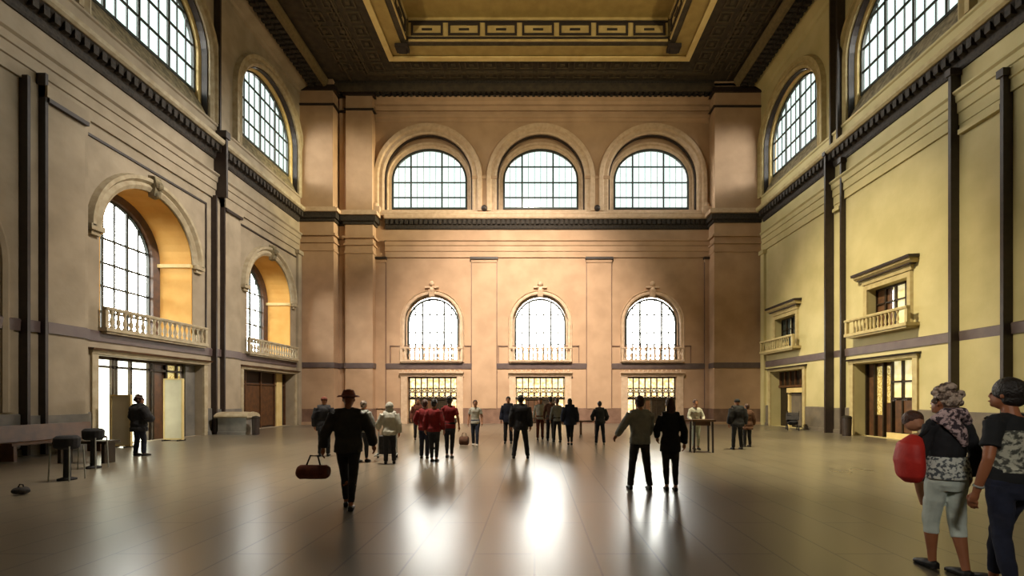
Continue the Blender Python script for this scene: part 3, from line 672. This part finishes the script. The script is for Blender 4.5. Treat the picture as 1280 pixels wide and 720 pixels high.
def person(label, loc, H, heading, top='black', sleeves='long', legs='black', legkind='trousers', shoes='shoe', hair='short', hairm='hair_black', skin=SK,
           feet=((-.11, 0), (.11, 0)), L=None, R=None, lean=0., turn=0., voxel=.013, build=1.0, top_hem=.84, jacket=0., group=None, knee=.03, hips=0.):
    k = H/1.7
    e = empty('person', loc, heading); tag(e, label, 'person', group)
    V3 = lambda x, y, z: Vector((x*k, (y+lean*max(0, z-.9))*k, z*k))
    shl = {-1: V3(-.165*build, -.01, 1.385), 1: V3(.165*build, -.01, 1.385)}
    def arm(sd, spec):
        if spec is None: spec = ((.245, -.04, 1.11), (.26, .05, .87))
        a, b = spec; return [shl[sd], V3(sd*a[0], a[1], a[2]), V3(sd*b[0], b[1], b[2])]
    arms = {-1: arm(-1, L), 1: arm(1, R)}
    lg = {}
    for sd, (fx, fy) in zip((-1, 1), feet):
        hip = Vector((sd*.088*k+hips*k, 0, .88*k)); an = Vector((fx*k, fy*k, .075*k)); kn = (hip*.47+an*.53)+Vector((0, knee*k+abs(fy)*.10*k, 0)); kn.z = .47*k
        lg[sd] = [hip, kn, an]
    # torso loft
    def torso(mb, g, z0=.80, zt=1.46, b=build):
        lv = [(.78, .10, .09), (.84, .155, .115), (.92, .168, .12), (1.05, .138*b, .10), (1.18, .152*b, .11), (1.30, .172*b, .118), (1.38, .158*b, .10), (1.43, .10*b, .075), (1.47, .055, .056)]
        lv = [l for l in lv if z0-.02 <= l[0] <= zt]
        mb.tube([V3(hips*max(0, 1-abs(l[0]-.9)*4), 0, l[0]) for l in lv], [((l[1]+g)*k, (l[2]+g)*k) for l in lv], 16)
        if zt > 1.4: mb.tube([shl[-1]+Vector((-.0, 0, 0)), V3(0, 0, 1.40), shl[1]], [(.052*k+g), (.062*k+g), (.052*k+g)], 10)
    head = V3(0, .03, 1.595); up = Matrix.Rotation(turn, 3, 'Z')
    hp = lambda x, y, z: head+up @ Vector((x*k, y*k, z*k))
    b = MB(); torso(b, 0)
    b.tube([V3(0, -.01, 1.42), V3(0, .005, 1.50), head+Vector((0, 0, -.02*k))], [.060*k, .052*k, .055*k], 12)
    b.ball(hp(0, -.01, .03), .1*k, 16, 12, (.80, .98, 1.02), True); b.ball(hp(0, .02, -.035), .1*k, 14, 10, (.66, .80, .80), True)
    b.tube([hp(0, .082, .03), hp(0, .100, -.008), hp(0, .082, -.022)], [.009*k, .014*k, .012*k], 8)
    b.ball(hp(0, .075, -.075), .026*k, 8, 6, (1, 1, .8), True); b.ball(hp(0, .088, -.048), .02*k, 8, 6, (1.2, .6, .5), True)
    for sd in (-1, 1): b.ball(hp(sd*.083, -.005, .0), .024*k, 8, 6, (.45, .8, 1.2), True)
    fr_ = .0085 if voxel < .009 else .0115
    for sd in (-1, 1):
        s, el, wr = arms[sd]
        b.tube([s, s.lerp(el, .35), el, el.lerp(wr, .3), wr], [.050*k, .046*k, .038*k, .038*k, .026*k], 12)
        d = (wr-el).normalized(); inn = Vector((-sd, .25, 0)); inn = (inn-d*inn.dot(d)).normalized(); sdv = d.cross(inn).normalized()
        if sdv.y < 0 and abs(sdv.y) > .2: sdv = -sdv
        pc = wr+d*.045*k
        b.tube([wr, pc, wr+d*.088*k+inn*.004*k], [(.024*k, .024*k), (.036*k, .026*k), (.032*k, .022*k)], 10)
        for i, ln in enumerate((.068, .078, .073, .058)):
            o = sdv*(.030-.020*i)*k; p0 = wr+d*.075*k+o
            p1 = p0+d*ln*.5*k+inn*.006*k; p2 = p1+d*ln*.36*k+inn*.018*k; p3 = p2+d*ln*.2*k+inn*.020*k
            b.tube([p0, p1, p2, p3], [fr_*k, fr_*k, fr_*.92*k, fr_*.75*k], 7)
        t0 = wr+d*.03*k+sdv*.022*k; b.tube([t0, t0+d*.03*k+sdv*.022*k+inn*.008*k, t0+d*.06*k+sdv*.028*k+inn*.018*k], [fr_*1.3*k, fr_*1.2*k, fr_*.9*k], 7)
        h, kn, an = lg[sd]
        b.tube([h, h.lerp(kn, .4), kn, kn.lerp(an, .3), kn.lerp(an, .75), an, an+Vector((0, 0, -.03*k))], [.086*k, .075*k, .055*k, .057*k, .038*k, .034*k, .036*k], 12)
        b.tube([an+Vector((0, -.045*k, -.045*k)), an+Vector((0, .05*k, -.04*k)), an+Vector((0, .15*k, -.05*k))], [(.032*k, .026*k), (.040*k, .028*k), (.032*k, .016*k)], 10)
    fuse(b, 'body', skin, e, voxel if voxel < .009 else .011, 3)
    for sd in (-1, 1):
        q = MB(); q.ball(hp(sd*.031, .080, .014), .009*k, 8, 6, (1.2, .6, .6), True); q.build('eye', M['eye'], e, True)
    q = MB(); q.ball(hp(0, .098, -.046), .014*k, 8, 6, (1.5, .5, .35), True); q.build('mouth', M['lips'], e, True)
    # clothes
    g = .012+jacket
    t = MB(); torso(t, g*k, top_hem, 1.44)
    if top_hem < .95: t.tube([V3(hips, 0, top_hem-.01), V3(hips, 0, top_hem+.10)], [((.168+g)*k, (.125+g)*k)]*2, 16)
    frac = {'long': 1.0, 'short': .42, 'none': 0}[sleeves]
    for sd in (-1, 1):
        s, el, wr = arms[sd]
        if frac == 1: t.tube([s, s.lerp(el, .4), el, el.lerp(wr, .5), el.lerp(wr, .95)], [(.056+g)*k, (.052+g)*k, (.043+g)*k, (.040+g)*k, (.030+g)*k], 12)
        elif frac: t.tube([s, s.lerp(el, .35), s.lerp(el, .68)], [(.056+g)*k, (.054+g)*k, (.056+g)*k], 12)
    fuse(t, 'top', M[top], e, voxel, 3, .007*k+.003)
    l = MB()
    g2 = .010
    l.tube([Vector((hips*k, 0, z*k)) for z in (.78, .84, .92, 1.0)], [((a+g2)*k, (c+g2)*k) for a, c in ((.12, .10), (.16, .12), (.172, .125), (.155, .11))], 16)
    for sd in (-1, 1):
        h, kn, an = lg[sd]
        if legkind == 'capri': l.tube([h, h.lerp(kn, .4), kn, kn.lerp(an, .30)], [(.095)*k, .084*k, .068*k, .064*k], 12)
        elif legkind == 'slim': l.tube([h, h.lerp(kn, .4), kn, kn.lerp(an, .3), kn.lerp(an, .9)], [.094*k, .082*k, .062*k, .060*k, .043*k], 12)
        else: l.tube([h, h.lerp(kn, .4), kn, kn.lerp(an, .35), an], [.096*k, .086*k, .070*k, .066*k, .060*k], 12)
    fuse(l, 'trousers', M[legs], e, voxel, 3, .005*k+.002)
    for sd in (-1, 1):
        an = lg[sd][2]; q = MB()
        q.tube([an+Vector((0, -.055*k, -.035*k)), an+Vector((0, -.02*k, -.03*k)), an+Vector((0, .07*k, -.035*k)), an+Vector((0, .17*k, -.05*k)), an+Vector((0, .20*k, -.055*k))],
               [(.030*k, .036*k), (.042*k, .042*k), (.048*k, .038*k), (.042*k, .024*k), (.022*k, .014*k)], 12)
        q.tube([an+Vector((0, -.05*k, -.065*k)), an+Vector((0, .19*k, -.065*k))], [(.040*k, .010*k), (.036*k, .010*k)], 10)
        fuse(q, 'shoe', M[shoes], e, .008, 2)
    h = MB()
    if hair in ('short', 'bun', 'long', 'curly'):
        h.ball(hp(0, -.022, .045), .1*k, 16, 12, (.90, 1.02, 1.0), True); h.ball(hp(0, -.055, -.01), .08*k, 12, 8, (.95, .75, .9), True)
        h.ball(hp(0, .018, .085), .06*k, 12, 8, (1.15, 1.0, .6), True)
    if hair == 'bun': h.ball(hp(.0, -.08, .13), .055*k, 12, 8, (1, 1, 1), True)
    if hair == 'long': h.tube([hp(0, -.06, 0), hp(0, -.085, -.10), hp(0, -.08, -.2)], [(.085*k, .05*k), (.09*k, .035*k), (.05*k, .02*k)], 12)
    if hair == 'curly':
        rr = random.Random(3)
        for i in range(46):
            a, c = rr.uniform(0, 2*PI), rr.uniform(-.5, 1); q = math.sqrt(max(0, 1-c*c)); p = Vector((math.cos(a)*q*.105, math.sin(a)*q*.105-.03, c*.12+.05))
            if p.y > .055 and p.z < .09: continue
            h.ball(hp(*p), .028*k, 8, 6, (1, 1, 1), True)
    if hair == 'cap':
        h.ball(hp(0, -.01, .055), .1*k, 16, 12, (.95, 1.05, .85), True); h.tube([hp(0, .05, .06), hp(0, .165, .045)], [(.075*k, .014*k), (.06*k, .010*k)], 10)
    if hair == 'bob':
        h.ball(hp(0, -.022, .04), .1*k, 18, 14, (.98, 1.08, 1.08), True); h.ball(hp(0, -.045, -.03), .085*k, 14, 10, (1.04, .82, .8), True)
    if hair == 'hat':
        h.ball(hp(0, -.01, .07), .1*k, 16, 12, (.98, 1.08, .9), True); h.tube([hp(0, -.01, .045), hp(0, -.01, .065)], [(.165*k, .18*k), (.14*k, .155*k)], 20); h.tube([hp(0, -.01, .10), hp(0, -.01, .15)], [(.09*k, .10*k), (.07*k, .08*k)], 16)
    if hair == 'hood':
        h.ball(hp(0, -.025, .02), .1*k, 16, 12, (1.12, 1.15, 1.3), True); h.tube([hp(0, -.05, -.06), hp(0, -.05, -.16)], [(.11*k, .08*k), (.13*k, .09*k)], 12)
    fuse(h, {'cap': 'cap', 'hood': 'hood', 'hat': 'hat'}.get(hair, 'hair'), M[hairm], e, voxel*.8, 2, .005 if hair != 'cap' else 0)
    return e, hp, arms

# two figures walking away at the right edge, nearest to the viewer
e, hp, arms = person('black-haired person in black tee with pale back print, walking away at the right edge', (3.80, 3.77, 0), 1.71, .12, 'tee', 'short', 'navy', 'slim', hair='bob', hairm='hair_black', skin=SKD,
       feet=((-.10, -.10), (.12, .22)), L=((.26, -.05, 1.10), (.27, .03, .83)), R=((.26, .0, 1.10), (.27, .14, .90)), turn=.35, voxel=.0075, top_hem=.92, build=.95)
mb = MB(); el, wr = arms[-1][1], arms[-1][2]; p = el.lerp(wr, .82); d = (wr-el).normalized(); mb.tube([p-d*.008, p+d*.008], [.036, .036], 14); mb.build('wrist_band', M['grey'], e, True)
e, hp, arms = person('person in floral scarf and pale mint capri trousers walking away with a red bag', (3.72, 4.26, 0), 1.64, .05, 'black', 'long', 'capri', 'capri', hair='curly', hairm='hair_grey', skin=SKD,
       feet=((-.01, .14), (.07, -.12)), L=((.24, .02, 1.12), (.20, .16, 1.02)), R=((.27, -.02, 1.12), (.29, .06, .90)), turn=.3, voxel=.0075, top_hem=1.0, build=.98)
mb = MB(); mb.tube([(0, -.005, .86), (0, -.005, .93), (0, 0, 1.02), (0, 0, 1.06)], [(.188, .145), (.186, .146), (.17, .13), (.158, .122)], 20); fuse(mb, 'printed_hem', M['lace'], e, .009, 3, .005)
mb = MB(); mb.tube([(-.15, -.04, 1.37), (-.07, -.07, 1.44), (.06, -.075, 1.445), (.15, -.04, 1.37)], [(.05, .05), (.06, .06), (.06, .06), (.05, .05)], 12); mb.tube([(-.08, -.10, 1.40), (0, -.13, 1.28), (.06, -.115, 1.16)], [(.09, .035), (.07, .03), (.03, .02)], 12)
fuse(mb, 'scarf', M['scarf'], e, .008, 3, .006)
# red bag at the left side
b = empty('shoulder_bag', (3.40, 4.24, .84)); tag(b, 'bright red rounded bag hanging at the left side of the person in pale capri trousers', 'bag')
mb = MB(); mb.tube([(0, .0, 0), (-.02, 0, .05), (-.035, 0, .18), (-.025, 0, .32), (.03, 0, .40)], [(.055, .09), (.085, .13), (.095, .15), (.085, .13), (.04, .06)], 36); fuse(mb, 'pouch', M['redbag'], b, .009, 12, .004)
mb = MB(); mb.tube([(.03, 0, .37), (.10, -.04, .46), (.16, -.03, .53), (.19, .03, .545)], [(.022, .010)]*4, 8); mb.build('strap', M['black'], b, True)
b = empty('backpack', (4.08, 4.16, .95)); tag(b, 'dark olive bag on the right hip of the person in pale capri trousers', 'bag')
mb = MB(); mb.tube([(0, 0, -.12), (.01, 0, 0), (.01, 0, .16), (-.01, 0, .24)], [(.05, .09), (.08, .12), (.075, .11), (.03, .06)], 14); fuse(mb, 'pouch', M['charcoal'], b, .009, 3, .004)
mb = MB(); mb.tube([(0, -.02, .20), (-.10, -.13, .34), (-.2, -.10, .47)], [(.018, .008)]*3, 8); mb.build('strap', M['grey'], b, True)
# child carried on the front
b = empty('person', (3.765, 4.56, .52)); tag(b, 'small brown-haired child carried in front of the person with the red bag', 'person')
mb = MB(); mb.tube([(0, .0, .25), (-.0, .0, .42), (-.06, 0, .60), (-.08, 0, .72)], [(.09, .08), (.10, .08), (.09, .075), (.045, .045)], 14); mb.ball((-.10, .0, .83), .085, 14, 10, (.9, 1, 1.05), True); mb.ball((-.11, -.06, .80), .03, 8, 6, (.8, 1, .8), True)
mb.tube([(-.10, -.02, .68), (-.17, -.06, .56), (-.14, -.12, .50)], [.035, .03, .025], 8); mb.tube([(-.05, .0, .30), (.02, .06, .16), (.04, .05, .02)], [.05, .045, .03], 8); mb.tube([(.07, .0, .30), (.10, .06, .16), (.10, .05, .02)], [.05, .045, .03], 8)
fuse(mb, 'body', SK, b, .009, 3)
mb = MB(); mb.ball((-.10, .015, .86), .092, 14, 10, (.95, 1.02, .95), True); fuse(mb, 'hair', M['hair_brown'], b, .009, 2, .004)
mb = MB(); mb.tube([(0, 0, .27), (0, .0, .42), (-.06, 0, .60), (-.07, 0, .68)], [(.10, .09), (.11, .09), (.10, .085), (.06, .06)], 14); fuse(mb, 'top', M['charcoal'], b, .010, 3)

# pair in the middle distance
person('person in light grey jacket with left elbow out, standing arm in arm, dark trousers', (1.83, 8.18, 0), 1.60, .08, 'grey', 'long', 'charcoal', 'trousers', hair='short', hairm='hair_brown', feet=((-.17, .03), (.17, -.05)), L=((.36, -.02, 1.12), (.42, .06, 1.0)), R=((.22, .08, 1.12), (.22, .2, 1.0)), jacket=.018, top_hem=.86, build=1.08)
person('person in long dark coat standing at the right of the light grey jacket', (2.32, 8.05, 0), 1.57, -.1, 'black', 'long', 'charcoal', 'slim', hair='long', hairm='hair_brown', feet=((-.06, .03), (.09, -.03)), L=((.24, .04, 1.12), (.22, .12, .98)), jacket=.012, top_hem=.74, build=.93)
# central dark figures
person('person all in black with legs apart, alone at the centre of the hall', (-.36, 12.4, 0), 1.64, 0, 'black', 'long', 'black', 'trousers', hair='short', feet=((-.19, .0), (.19, .0)), jacket=.03, top_hem=.80, build=1.12)
person('person in dark coat farther back, just left of the black-clad person at the centre', (-.92, 16.6, 0), 1.62, PI, 'navy', 'long', 'black', 'trousers', hair='short', jacket=.02, top_hem=.8)
# trio in red
person('person in red hooded top and dark trousers, leftmost of the trio in red', (-2.88, 12.4, 0), 1.52, .1, 'red', 'long', 'navy', 'trousers', hair='short', hairm='hair_brown', feet=((-.10, .04), (.07, -.04)), L=((.28, .02, 1.12), (.24, .14, 1.02)), jacket=.02)
person('person in dark red jacket between the other two of the trio in red', (-2.50, 11.75, 0), 1.54, -.05, 'red', 'long', 'black', 'slim', hair='short', feet=((-.06, 0), (.06, .02)), jacket=.012, build=.95)
person('taller person with red vest and black trousers, rightmost of the trio in red', (-2.25, 12.5, 0), 1.62, .0, 'red', 'short', 'black', 'slim', hair='short', feet=((-.08, .06), (.07, -.06)), build=.92)
person('person in rust red coat by the left door of the far wall', (-4.45, 18.0, 0), 1.56, PI+.3, 'rust', 'long', 'charcoal', 'trousers', hair='long', hairm='hair_brown', jacket=.02, feet=((-.1, .1), (.1, -.1)))
person('person in white shirt and dark trousers in front of the far pilaster', (-1.98, 15.8, 0), 1.50, PI, 'offwhite', 'short', 'denim', 'trousers', shoes='shoe_w', hair='short', hairm='hair_brown', feet=((-.08, .1), (.08, -.1)))
b = empty('duffel_bag', (-2.36, 15.85, 0)); tag(b, 'small brown duffel bag beside the person in white shirt', 'bag')
mb = MB(); mb.tube([(-.16, 0, .16), (-.13, 0, .16), (.13, 0, .16), (.16, 0, .16)], [(.10, .10), (.15, .15), (.15, .15), (.10, .10)], 14); fuse(mb, 'pouch', M['brown'], b, .012, 3, .004)
mb = MB(); mb.tube([(-.08, 0, .29), (-.05, 0, .42), (.05, 0, .42), (.08, 0, .29)], .012, 8); mb.build('handle', M['black'], b, True)
# group right of the centre door
person('person in thick navy padded coat with thin dark legs, right of the centre door', (1.20, 16.0, 0), 1.55, .0, 'navy', 'long', 'black', 'slim', hair='long', feet=((-.04, .04), (.06, -.04)), jacket=.05, top_hem=.76)
person('person in pale lilac grey top beside the padded navy coat', (.82, 17.0, 0), 1.56, .2, 'grey', 'long', 'charcoal', 'trousers', hair='short', hairm='hair_brown', feet=((-.1, .12), (.1, -.12)))
person('person in dark brown jacket left of the pale lilac grey top', (.60, 17.6, 0), 1.62, -.1, 'brown', 'long', 'black', 'trousers', hair='short')
person('person in cream top and rust trousers in front of the centre door', (.22, 18.2, 0), 1.58, PI, 'offwhite', 'long', 'rust', 'trousers', hair='long', hairm='hair_brown', feet=((-.1, -.1), (.1, .1)))
person('short person leaning forward in black, alone between the centre and right doors', (2.24, 16.1, 0), 1.46, .0, 'black', 'long', 'navy', 'trousers', shoes='shoe_w', hair='short', lean=.18, feet=((-.16, 0), (.16, 0)), L=((.30, .04, 1.10), (.26, .2, .98)), R=((.30, .04, 1.10), (.26, .2, .98)), jacket=.03)
# right part
person('person in white top behind the dark trestle table', (4.98, 14.6, 0), 1.52, PI, 'offwhite', 'long', 'capri', 'slim', hair='short', hairm='hair_brown', feet=((-.10, 0), (.06, 0)), L=((.26, .06, 1.12), (.2, .2, 1.02)), R=((.26, .06, 1.12), (.2, .2, 1.02)))
person('broad person in black hat and coat near the right corner pier', (6.28, 14.6, 0), 1.54, .0, 'black', 'long', 'black', 'trousers', hair='cap', hairm='black', feet=((-.14, 0), (.14, 0)), jacket=.05, build=1.1, top_hem=.80)
person('shorter person in dark maroon coat partly behind the black hat and coat', (6.95, 15.4, 0), 1.38, .1, 'brown', 'long', 'black', 'trousers', hair='short', hairm='hair_brown', jacket=.04, top_hem=.7)
# left part
person('tall person in wide rust red hat and dark clothes, nearest on the left half', (-2.66, 6.75, 0), 1.66, .25, 'charcoal', 'long', 'black', 'slim', hair='hat', hairm='rust', skin=SKD, feet=((-.05, .16), (.05, -.14)), L=((.31, -.02, 1.12), (.34, .0, .90)), R=((.30, .0, 1.14), (.34, .10, .92)), jacket=.022, top_hem=.84, build=1.08)
b = empty('duffel_bag', (-3.10, 6.62, .55)); tag(b, 'rust red bag carried low by the tall person in the wide hat', 'bag')
mb = MB(); mb.tube([(-.22, 0, 0), (-.18, 0, 0), (.18, 0, 0), (.22, 0, 0)], [(.07, .07), (.11, .10), (.11, .10), (.07, .07)], 14); fuse(mb, 'pouch', M['rust'], b, .012, 3, .004)
mb = MB(); mb.tube([(-.10, 0, .08), (-.04, 0, .23), (.06, 0, .23), (.10, 0, .08)], .012, 8); mb.build('handle', M['black'], b, True)
person('person in dark red beanie and dark coat behind the tall person in the wide hat', (-5.75, 12.9, 0), 1.60, .2, 'black', 'long', 'black', 'trousers', hair='cap', hairm='rust', jacket=.04, top_hem=.75)
person('person in light grey sweater, dark trousers, left of the white hooded one', (-4.28, 11.7, 0), 1.50, -.2, 'grey', 'long', 'black', 'slim', hair='short', hairm='hair_grey', lean=.12, feet=((-.08, -.05), (.1, .08)), R=((.26, .1, 1.12), (.22, .26, 1.0)), jacket=.02)
person('person in white hooded jacket and black trousers by the luggage trolley', (-3.50, 11.4, 0), 1.46, .3, 'offwhite', 'long', 'black', 'trousers', hair='hood', hairm='offwhite', lean=.08, feet=((-.10, 0), (.12, .02)), L=((.28, .06, 1.12), (.3, .2, 1.0)), jacket=.035, top_hem=.82)
person('person in black puffer jacket beside the white display boards on the left', (-10.85, 12.95, 0), 1.62, -.3, 'black', 'long', 'navy', 'trousers', hair='curly', hairm='hair_brown', feet=((-.14, 0), (.12, .05)), L=((.32, .04, 1.12), (.3, .16, .96)), R=((.30, .04, 1.12), (.2, .2, 1.05)), jacket=.06, top_hem=.72)

# ------------------------------------------------------------------ small things on the floor
def stool(loc, h, label):
    e = empty('stool', loc); tag(e, label, 'stool')
    mb = MB(); mb.tube([(0, 0, h-.26), (0, 0, h-.22), (0, 0, h-.05), (0, 0, h)], [(.15, .15), (.20, .18), (.21, .19), (.16, .14)], 16); fuse(mb, 'seat', M['black'], e, .012, 2)
    mb = MB(); mb.lathe((0, 0, 0), [(.15, 0), (.15, .03), (.06, .06), (.05, h-.25)], 12); mb.build('pedestal', M['black'], e)
    for sx_ in (-1, 1):
        for sy in (-1, 1):
            mb = MB(); mb.tube([(sx_*.20, sy*.16, 0), (sx_*.18, sy*.14, h-.2)], .012, 8); mb.build('leg', M['grey'], e)
    return e
stool((-9.06, 9.15, 0), .86, 'padded black stool with thin metal legs, nearer of the two on the left')
stool((-10.0, 10.7, 0), .90, 'padded black stool with thin metal legs, farther one beside the low bench')
def bench(loc, w, dpt, h, m_, label, rz=0, back=False):
    e = empty('bench', loc, rz); tag(e, label, 'bench')
    mb = MB(); mb.extr(-w/2, w/2, [(h-.07, -dpt/2), (h-.07, dpt/2), (h-.01, dpt/2), (h, dpt/2-.02), (h, -dpt/2+.02), (h-.01, -dpt/2)]); mb.build('seat', M[m_], e)
    for x in (-w/2+.12, w/2-.12):
        mb = MB(); mb.box(x-.04, x+.04, 0, h-.07, -dpt/2+.05, dpt/2-.05); mb.build('leg', M[m_], e)
    if back:
        mb = MB(); mb.extr(-w/2, w/2, [(h, dpt/2-.07), (h+.42, dpt/2), (h+.42, dpt/2+.04), (h-.02, dpt/2-.01)]); mb.build('backrest', M[m_], e)
    return e
bench((-11.0, 11.6, 0), 1.3, .4, .55, 'bronze', 'low dark bench between the two black stools and the left wall')
bench((-13.2, 13.0, 0), 2.6, .5, .46, 'wood', 'long dark bench with backrest along the left wall base', PI/2, True)
bench((2.35, 20.6, 0), .9, .4, .62, 'wood', 'small brown side table standing before the far wall, right of the centre door')
# information counter
e = empty('counter', (-13.15, 20.9, 0)); tag(e, 'rounded light grey marble counter at the base of the left pilaster', 'counter')
mb = MB(); mb.extr(-.62, .62, [(0, -.42), (.12, -.42), (.14, -.38), (.74, -.38), (.74, .38), (.14, .38), (.12, .42), (0, .42)]); mb.build('body', M['wain_l'], e)
mb = MB(); mb.extr(-.72, .72, [(.74, -.48), (.80, -.5), (.86, -.46), (.95, -.28), (.99, 0), (.95, .28), (.86, .46), (.80, .5), (.74, .48)]); mb.build('top', M['stone_l'], e)
def bin_(loc, r, h, label):
    e = empty('waste_bin', loc); tag(e, label, 'bin')
    mb = MB(); mb.lathe((0, 0, 0), [(r*.85, 0), (r*.88, .03), (r, h*.86), (r*1.04, h*.87)], 18); mb.build('drum', M['dark'], e, False)
    mb = MB(); mb.lathe((0, 0, h*.87), [(r*1.06, 0), (r*1.06, .03), (r*.8, h*.10), (r*.3, h*.13)], 18); mb.build('lid', M['iron'], e)
bin_((-12.1, 20.5, 0), .16, .82, 'slim black waste bin at the right end of the grey marble counter')
bin_((13.2, 19.95, 0), .19, .86, 'round black waste bin between the dark strip and the right doorway')
def board(loc, w, h, label):
    e = empty('display_board', loc); tag(e, label, 'board', None)
    mb = MB(lambda u, v, q: (u, q, v)); mb.box(-w/2, w/2, .06, h, -.03, .03); mb.build('panel', M['white'], e)
    mb = MB(lambda u, v, q: (u, q, v)); mb.sweep(rect(-w/2, w/2, .06, h), [(-.03, -.04), (.02, -.04), (.02, .04), (-.03, .04)], closed=True); mb.build('frame', M['cream'], e)
    for x in (-w/2+.06, w/2-.06):
        mb = MB(); mb.box(x-.02, x+.02, -.2, .2, 0, .06) if False else mb.raw([(x-.02, -.2, 0), (x+.02, -.2, 0), (x+.02, .2, 0), (x-.02, .2, 0), (x-.02, -.2, .05), (x+.02, -.2, .05), (x+.02, .2, .05), (x-.02, .2, .05)], [(0, 1, 2, 3), (4, 7, 6, 5), (0, 4, 5, 1), (1, 5, 6, 2), (2, 6, 7, 3), (3, 7, 4, 0)])
        mb.build('foot', M['iron'], e)
board((-13.3, 15.2, 0), .62, 1.68, 'lower white display board standing before the left shop front')
board((-13.45, 17.6, 0), .68, 2.3, 'taller white display board standing before the left shop front')
# trestle table
e = empty('trestle_table', (4.92, 13.9, 0)); tag(e, 'narrow dark brown standing table in front of the person in white top', 'table')
mb = MB(); mb.extr(-.34, .34, [(.90, -.22), (.90, .22), (.96, .23), (.96, -.23)]); mb.build('tabletop', M['wood'], e)
mb = MB(); mb.extr(-.7, -.3, [(.90, -.06), (.90, .06), (.95, .06), (.95, -.06)]); mb.build('side_arm', M['wood'], e)
for x, y in ((-.26, -.17), (.26, -.17), (-.26, .17), (.26, .17)):
    mb = MB(); mb.tube([(x*1.05, y*1.05, 0), (x, y, .90)], [.028, .034], 8); mb.build('leg', M['dark'], e)
mb = MB(); mb.box(-.26, .26, .78, .9, -.03, .03) if False else mb.extr(-.26, .26, [(.78, -.02), (.9, -.02), (.9, .02), (.78, .02)]); mb.build('apron', M['wood'], e)
# luggage trolley
e = empty('luggage_trolley', (-3.90, 12.5, 0), .2); tag(e, 'wheeled luggage trolley with thin pale frame between the grey sweater and the white hood', 'trolley')
mb = MB(); mb.tube([(-.26, .1, .12), (.26, .1, .12), (.26, -.5, .12), (-.26, -.5, .12), (-.26, .1, .12)], .016, 8); mb.build('base_frame', M['grey'], e)
mb = MB(); mb.tube([(-.24, .1, .12), (-.22, .16, .95), (.22, .16, .95), (.24, .1, .12)], .016, 8); mb.build('handle_frame', M['grey'], e)
for x, y in ((-.24, .08), (.24, .08), (0, -.5)):
    mb = MB(); mb.tube([(x-.02, y, .06), (x+.02, y, .06)], [.06, .06], 14); mb.build('wheel', M['black'], e)
for i, (z, w, m_) in enumerate(((.14, .2, 'black'),)):
    pass
s_ = empty('suitcase', (-3.87, 12.3, .137), .2); tag(s_, 'upright black suitcase riding on the luggage trolley', 'suitcase')
mb = MB(); mb.extr(-.16, .16, [(.0, -.10), (.0, .10), (.02, .12), (.46, .12), (.48, .10), (.48, -.10), (.46, -.12), (.02, -.12)]); mb.build('shell', M['charcoal'], s_)
mb = MB(); mb.tube([(-.06, 0, .48), (-.05, 0, .53), (.05, 0, .53), (.06, 0, .48)], .01, 8); mb.build('handle', M['black'], s_)
# pushchair
e = empty('pushchair', (12.9, 23.6, 0), -.4); tag(e, 'pushchair with rounded dark grey hood by the far right doorway', 'pushchair')
mb = MB(); n = 10
prof = [(.0+.40*math.cos(PI*i/n*.95), .46+.42*math.sin(PI*i/n*.95)) for i in range(n+1)]
mb.extr(-.26, .26, [(z, y) for y, z in prof]+[(z, y) for y, z in [(y*.9, .46+(z-.46)*.9) for y, z in reversed(prof)]]); mb.raw([(-.26, y, z) for y, z in prof], [tuple(range(n+1))]); mb.build('hood', M['charcoal'], e)
mb = MB(); mb.tube([(0, .35, .50), (0, .1, .34), (0, -.25, .36), (0, -.45, .45)], [(.24, .10), (.24, .12), (.24, .12), (.2, .05)], 14); fuse(mb, 'seat', M['black'], e, .015, 2)
for x in (-.24, .24):
    mb = MB(); mb.tube([(x, .4, .15), (x, -.1, .5), (x, -.5, .95)], .014, 8); mb.build('frame_tube', M['iron'], e)
    for y in (-.35, .38):
        mb = MB(); mb.tube([(x-.02, y, .11), (x+.02, y, .11)], [.11, .11], 16); mb.build('wheel', M['black'], e)
    mb = MB(); mb.tube([(x, -.35, .11), (x, .1, .40)], .012, 8); mb.build('strut', M['iron'], e)
e = empty('bag', (-8.43, 7.75, 0)); tag(e, 'small dark bundle lying alone on the floor at the left', 'bag')
mb = MB(); mb.tube([(-.11, 0, .05), (-.08, 0, .06), (.06, 0, .07), (.11, 0, .05)], [(.05, .04), (.08, .055), (.09, .065), (.05, .035)], 12); fuse(mb, 'pouch', M['charcoal'], e, .012, 2, .004)
mb = MB(); mb.tube([(-.05, 0, .11), (-.02, 0, .17), (.03, 0, .165), (.05, 0, .11)], .010, 8); mb.build('handle', M['black'], e, True)
finish_fuse()
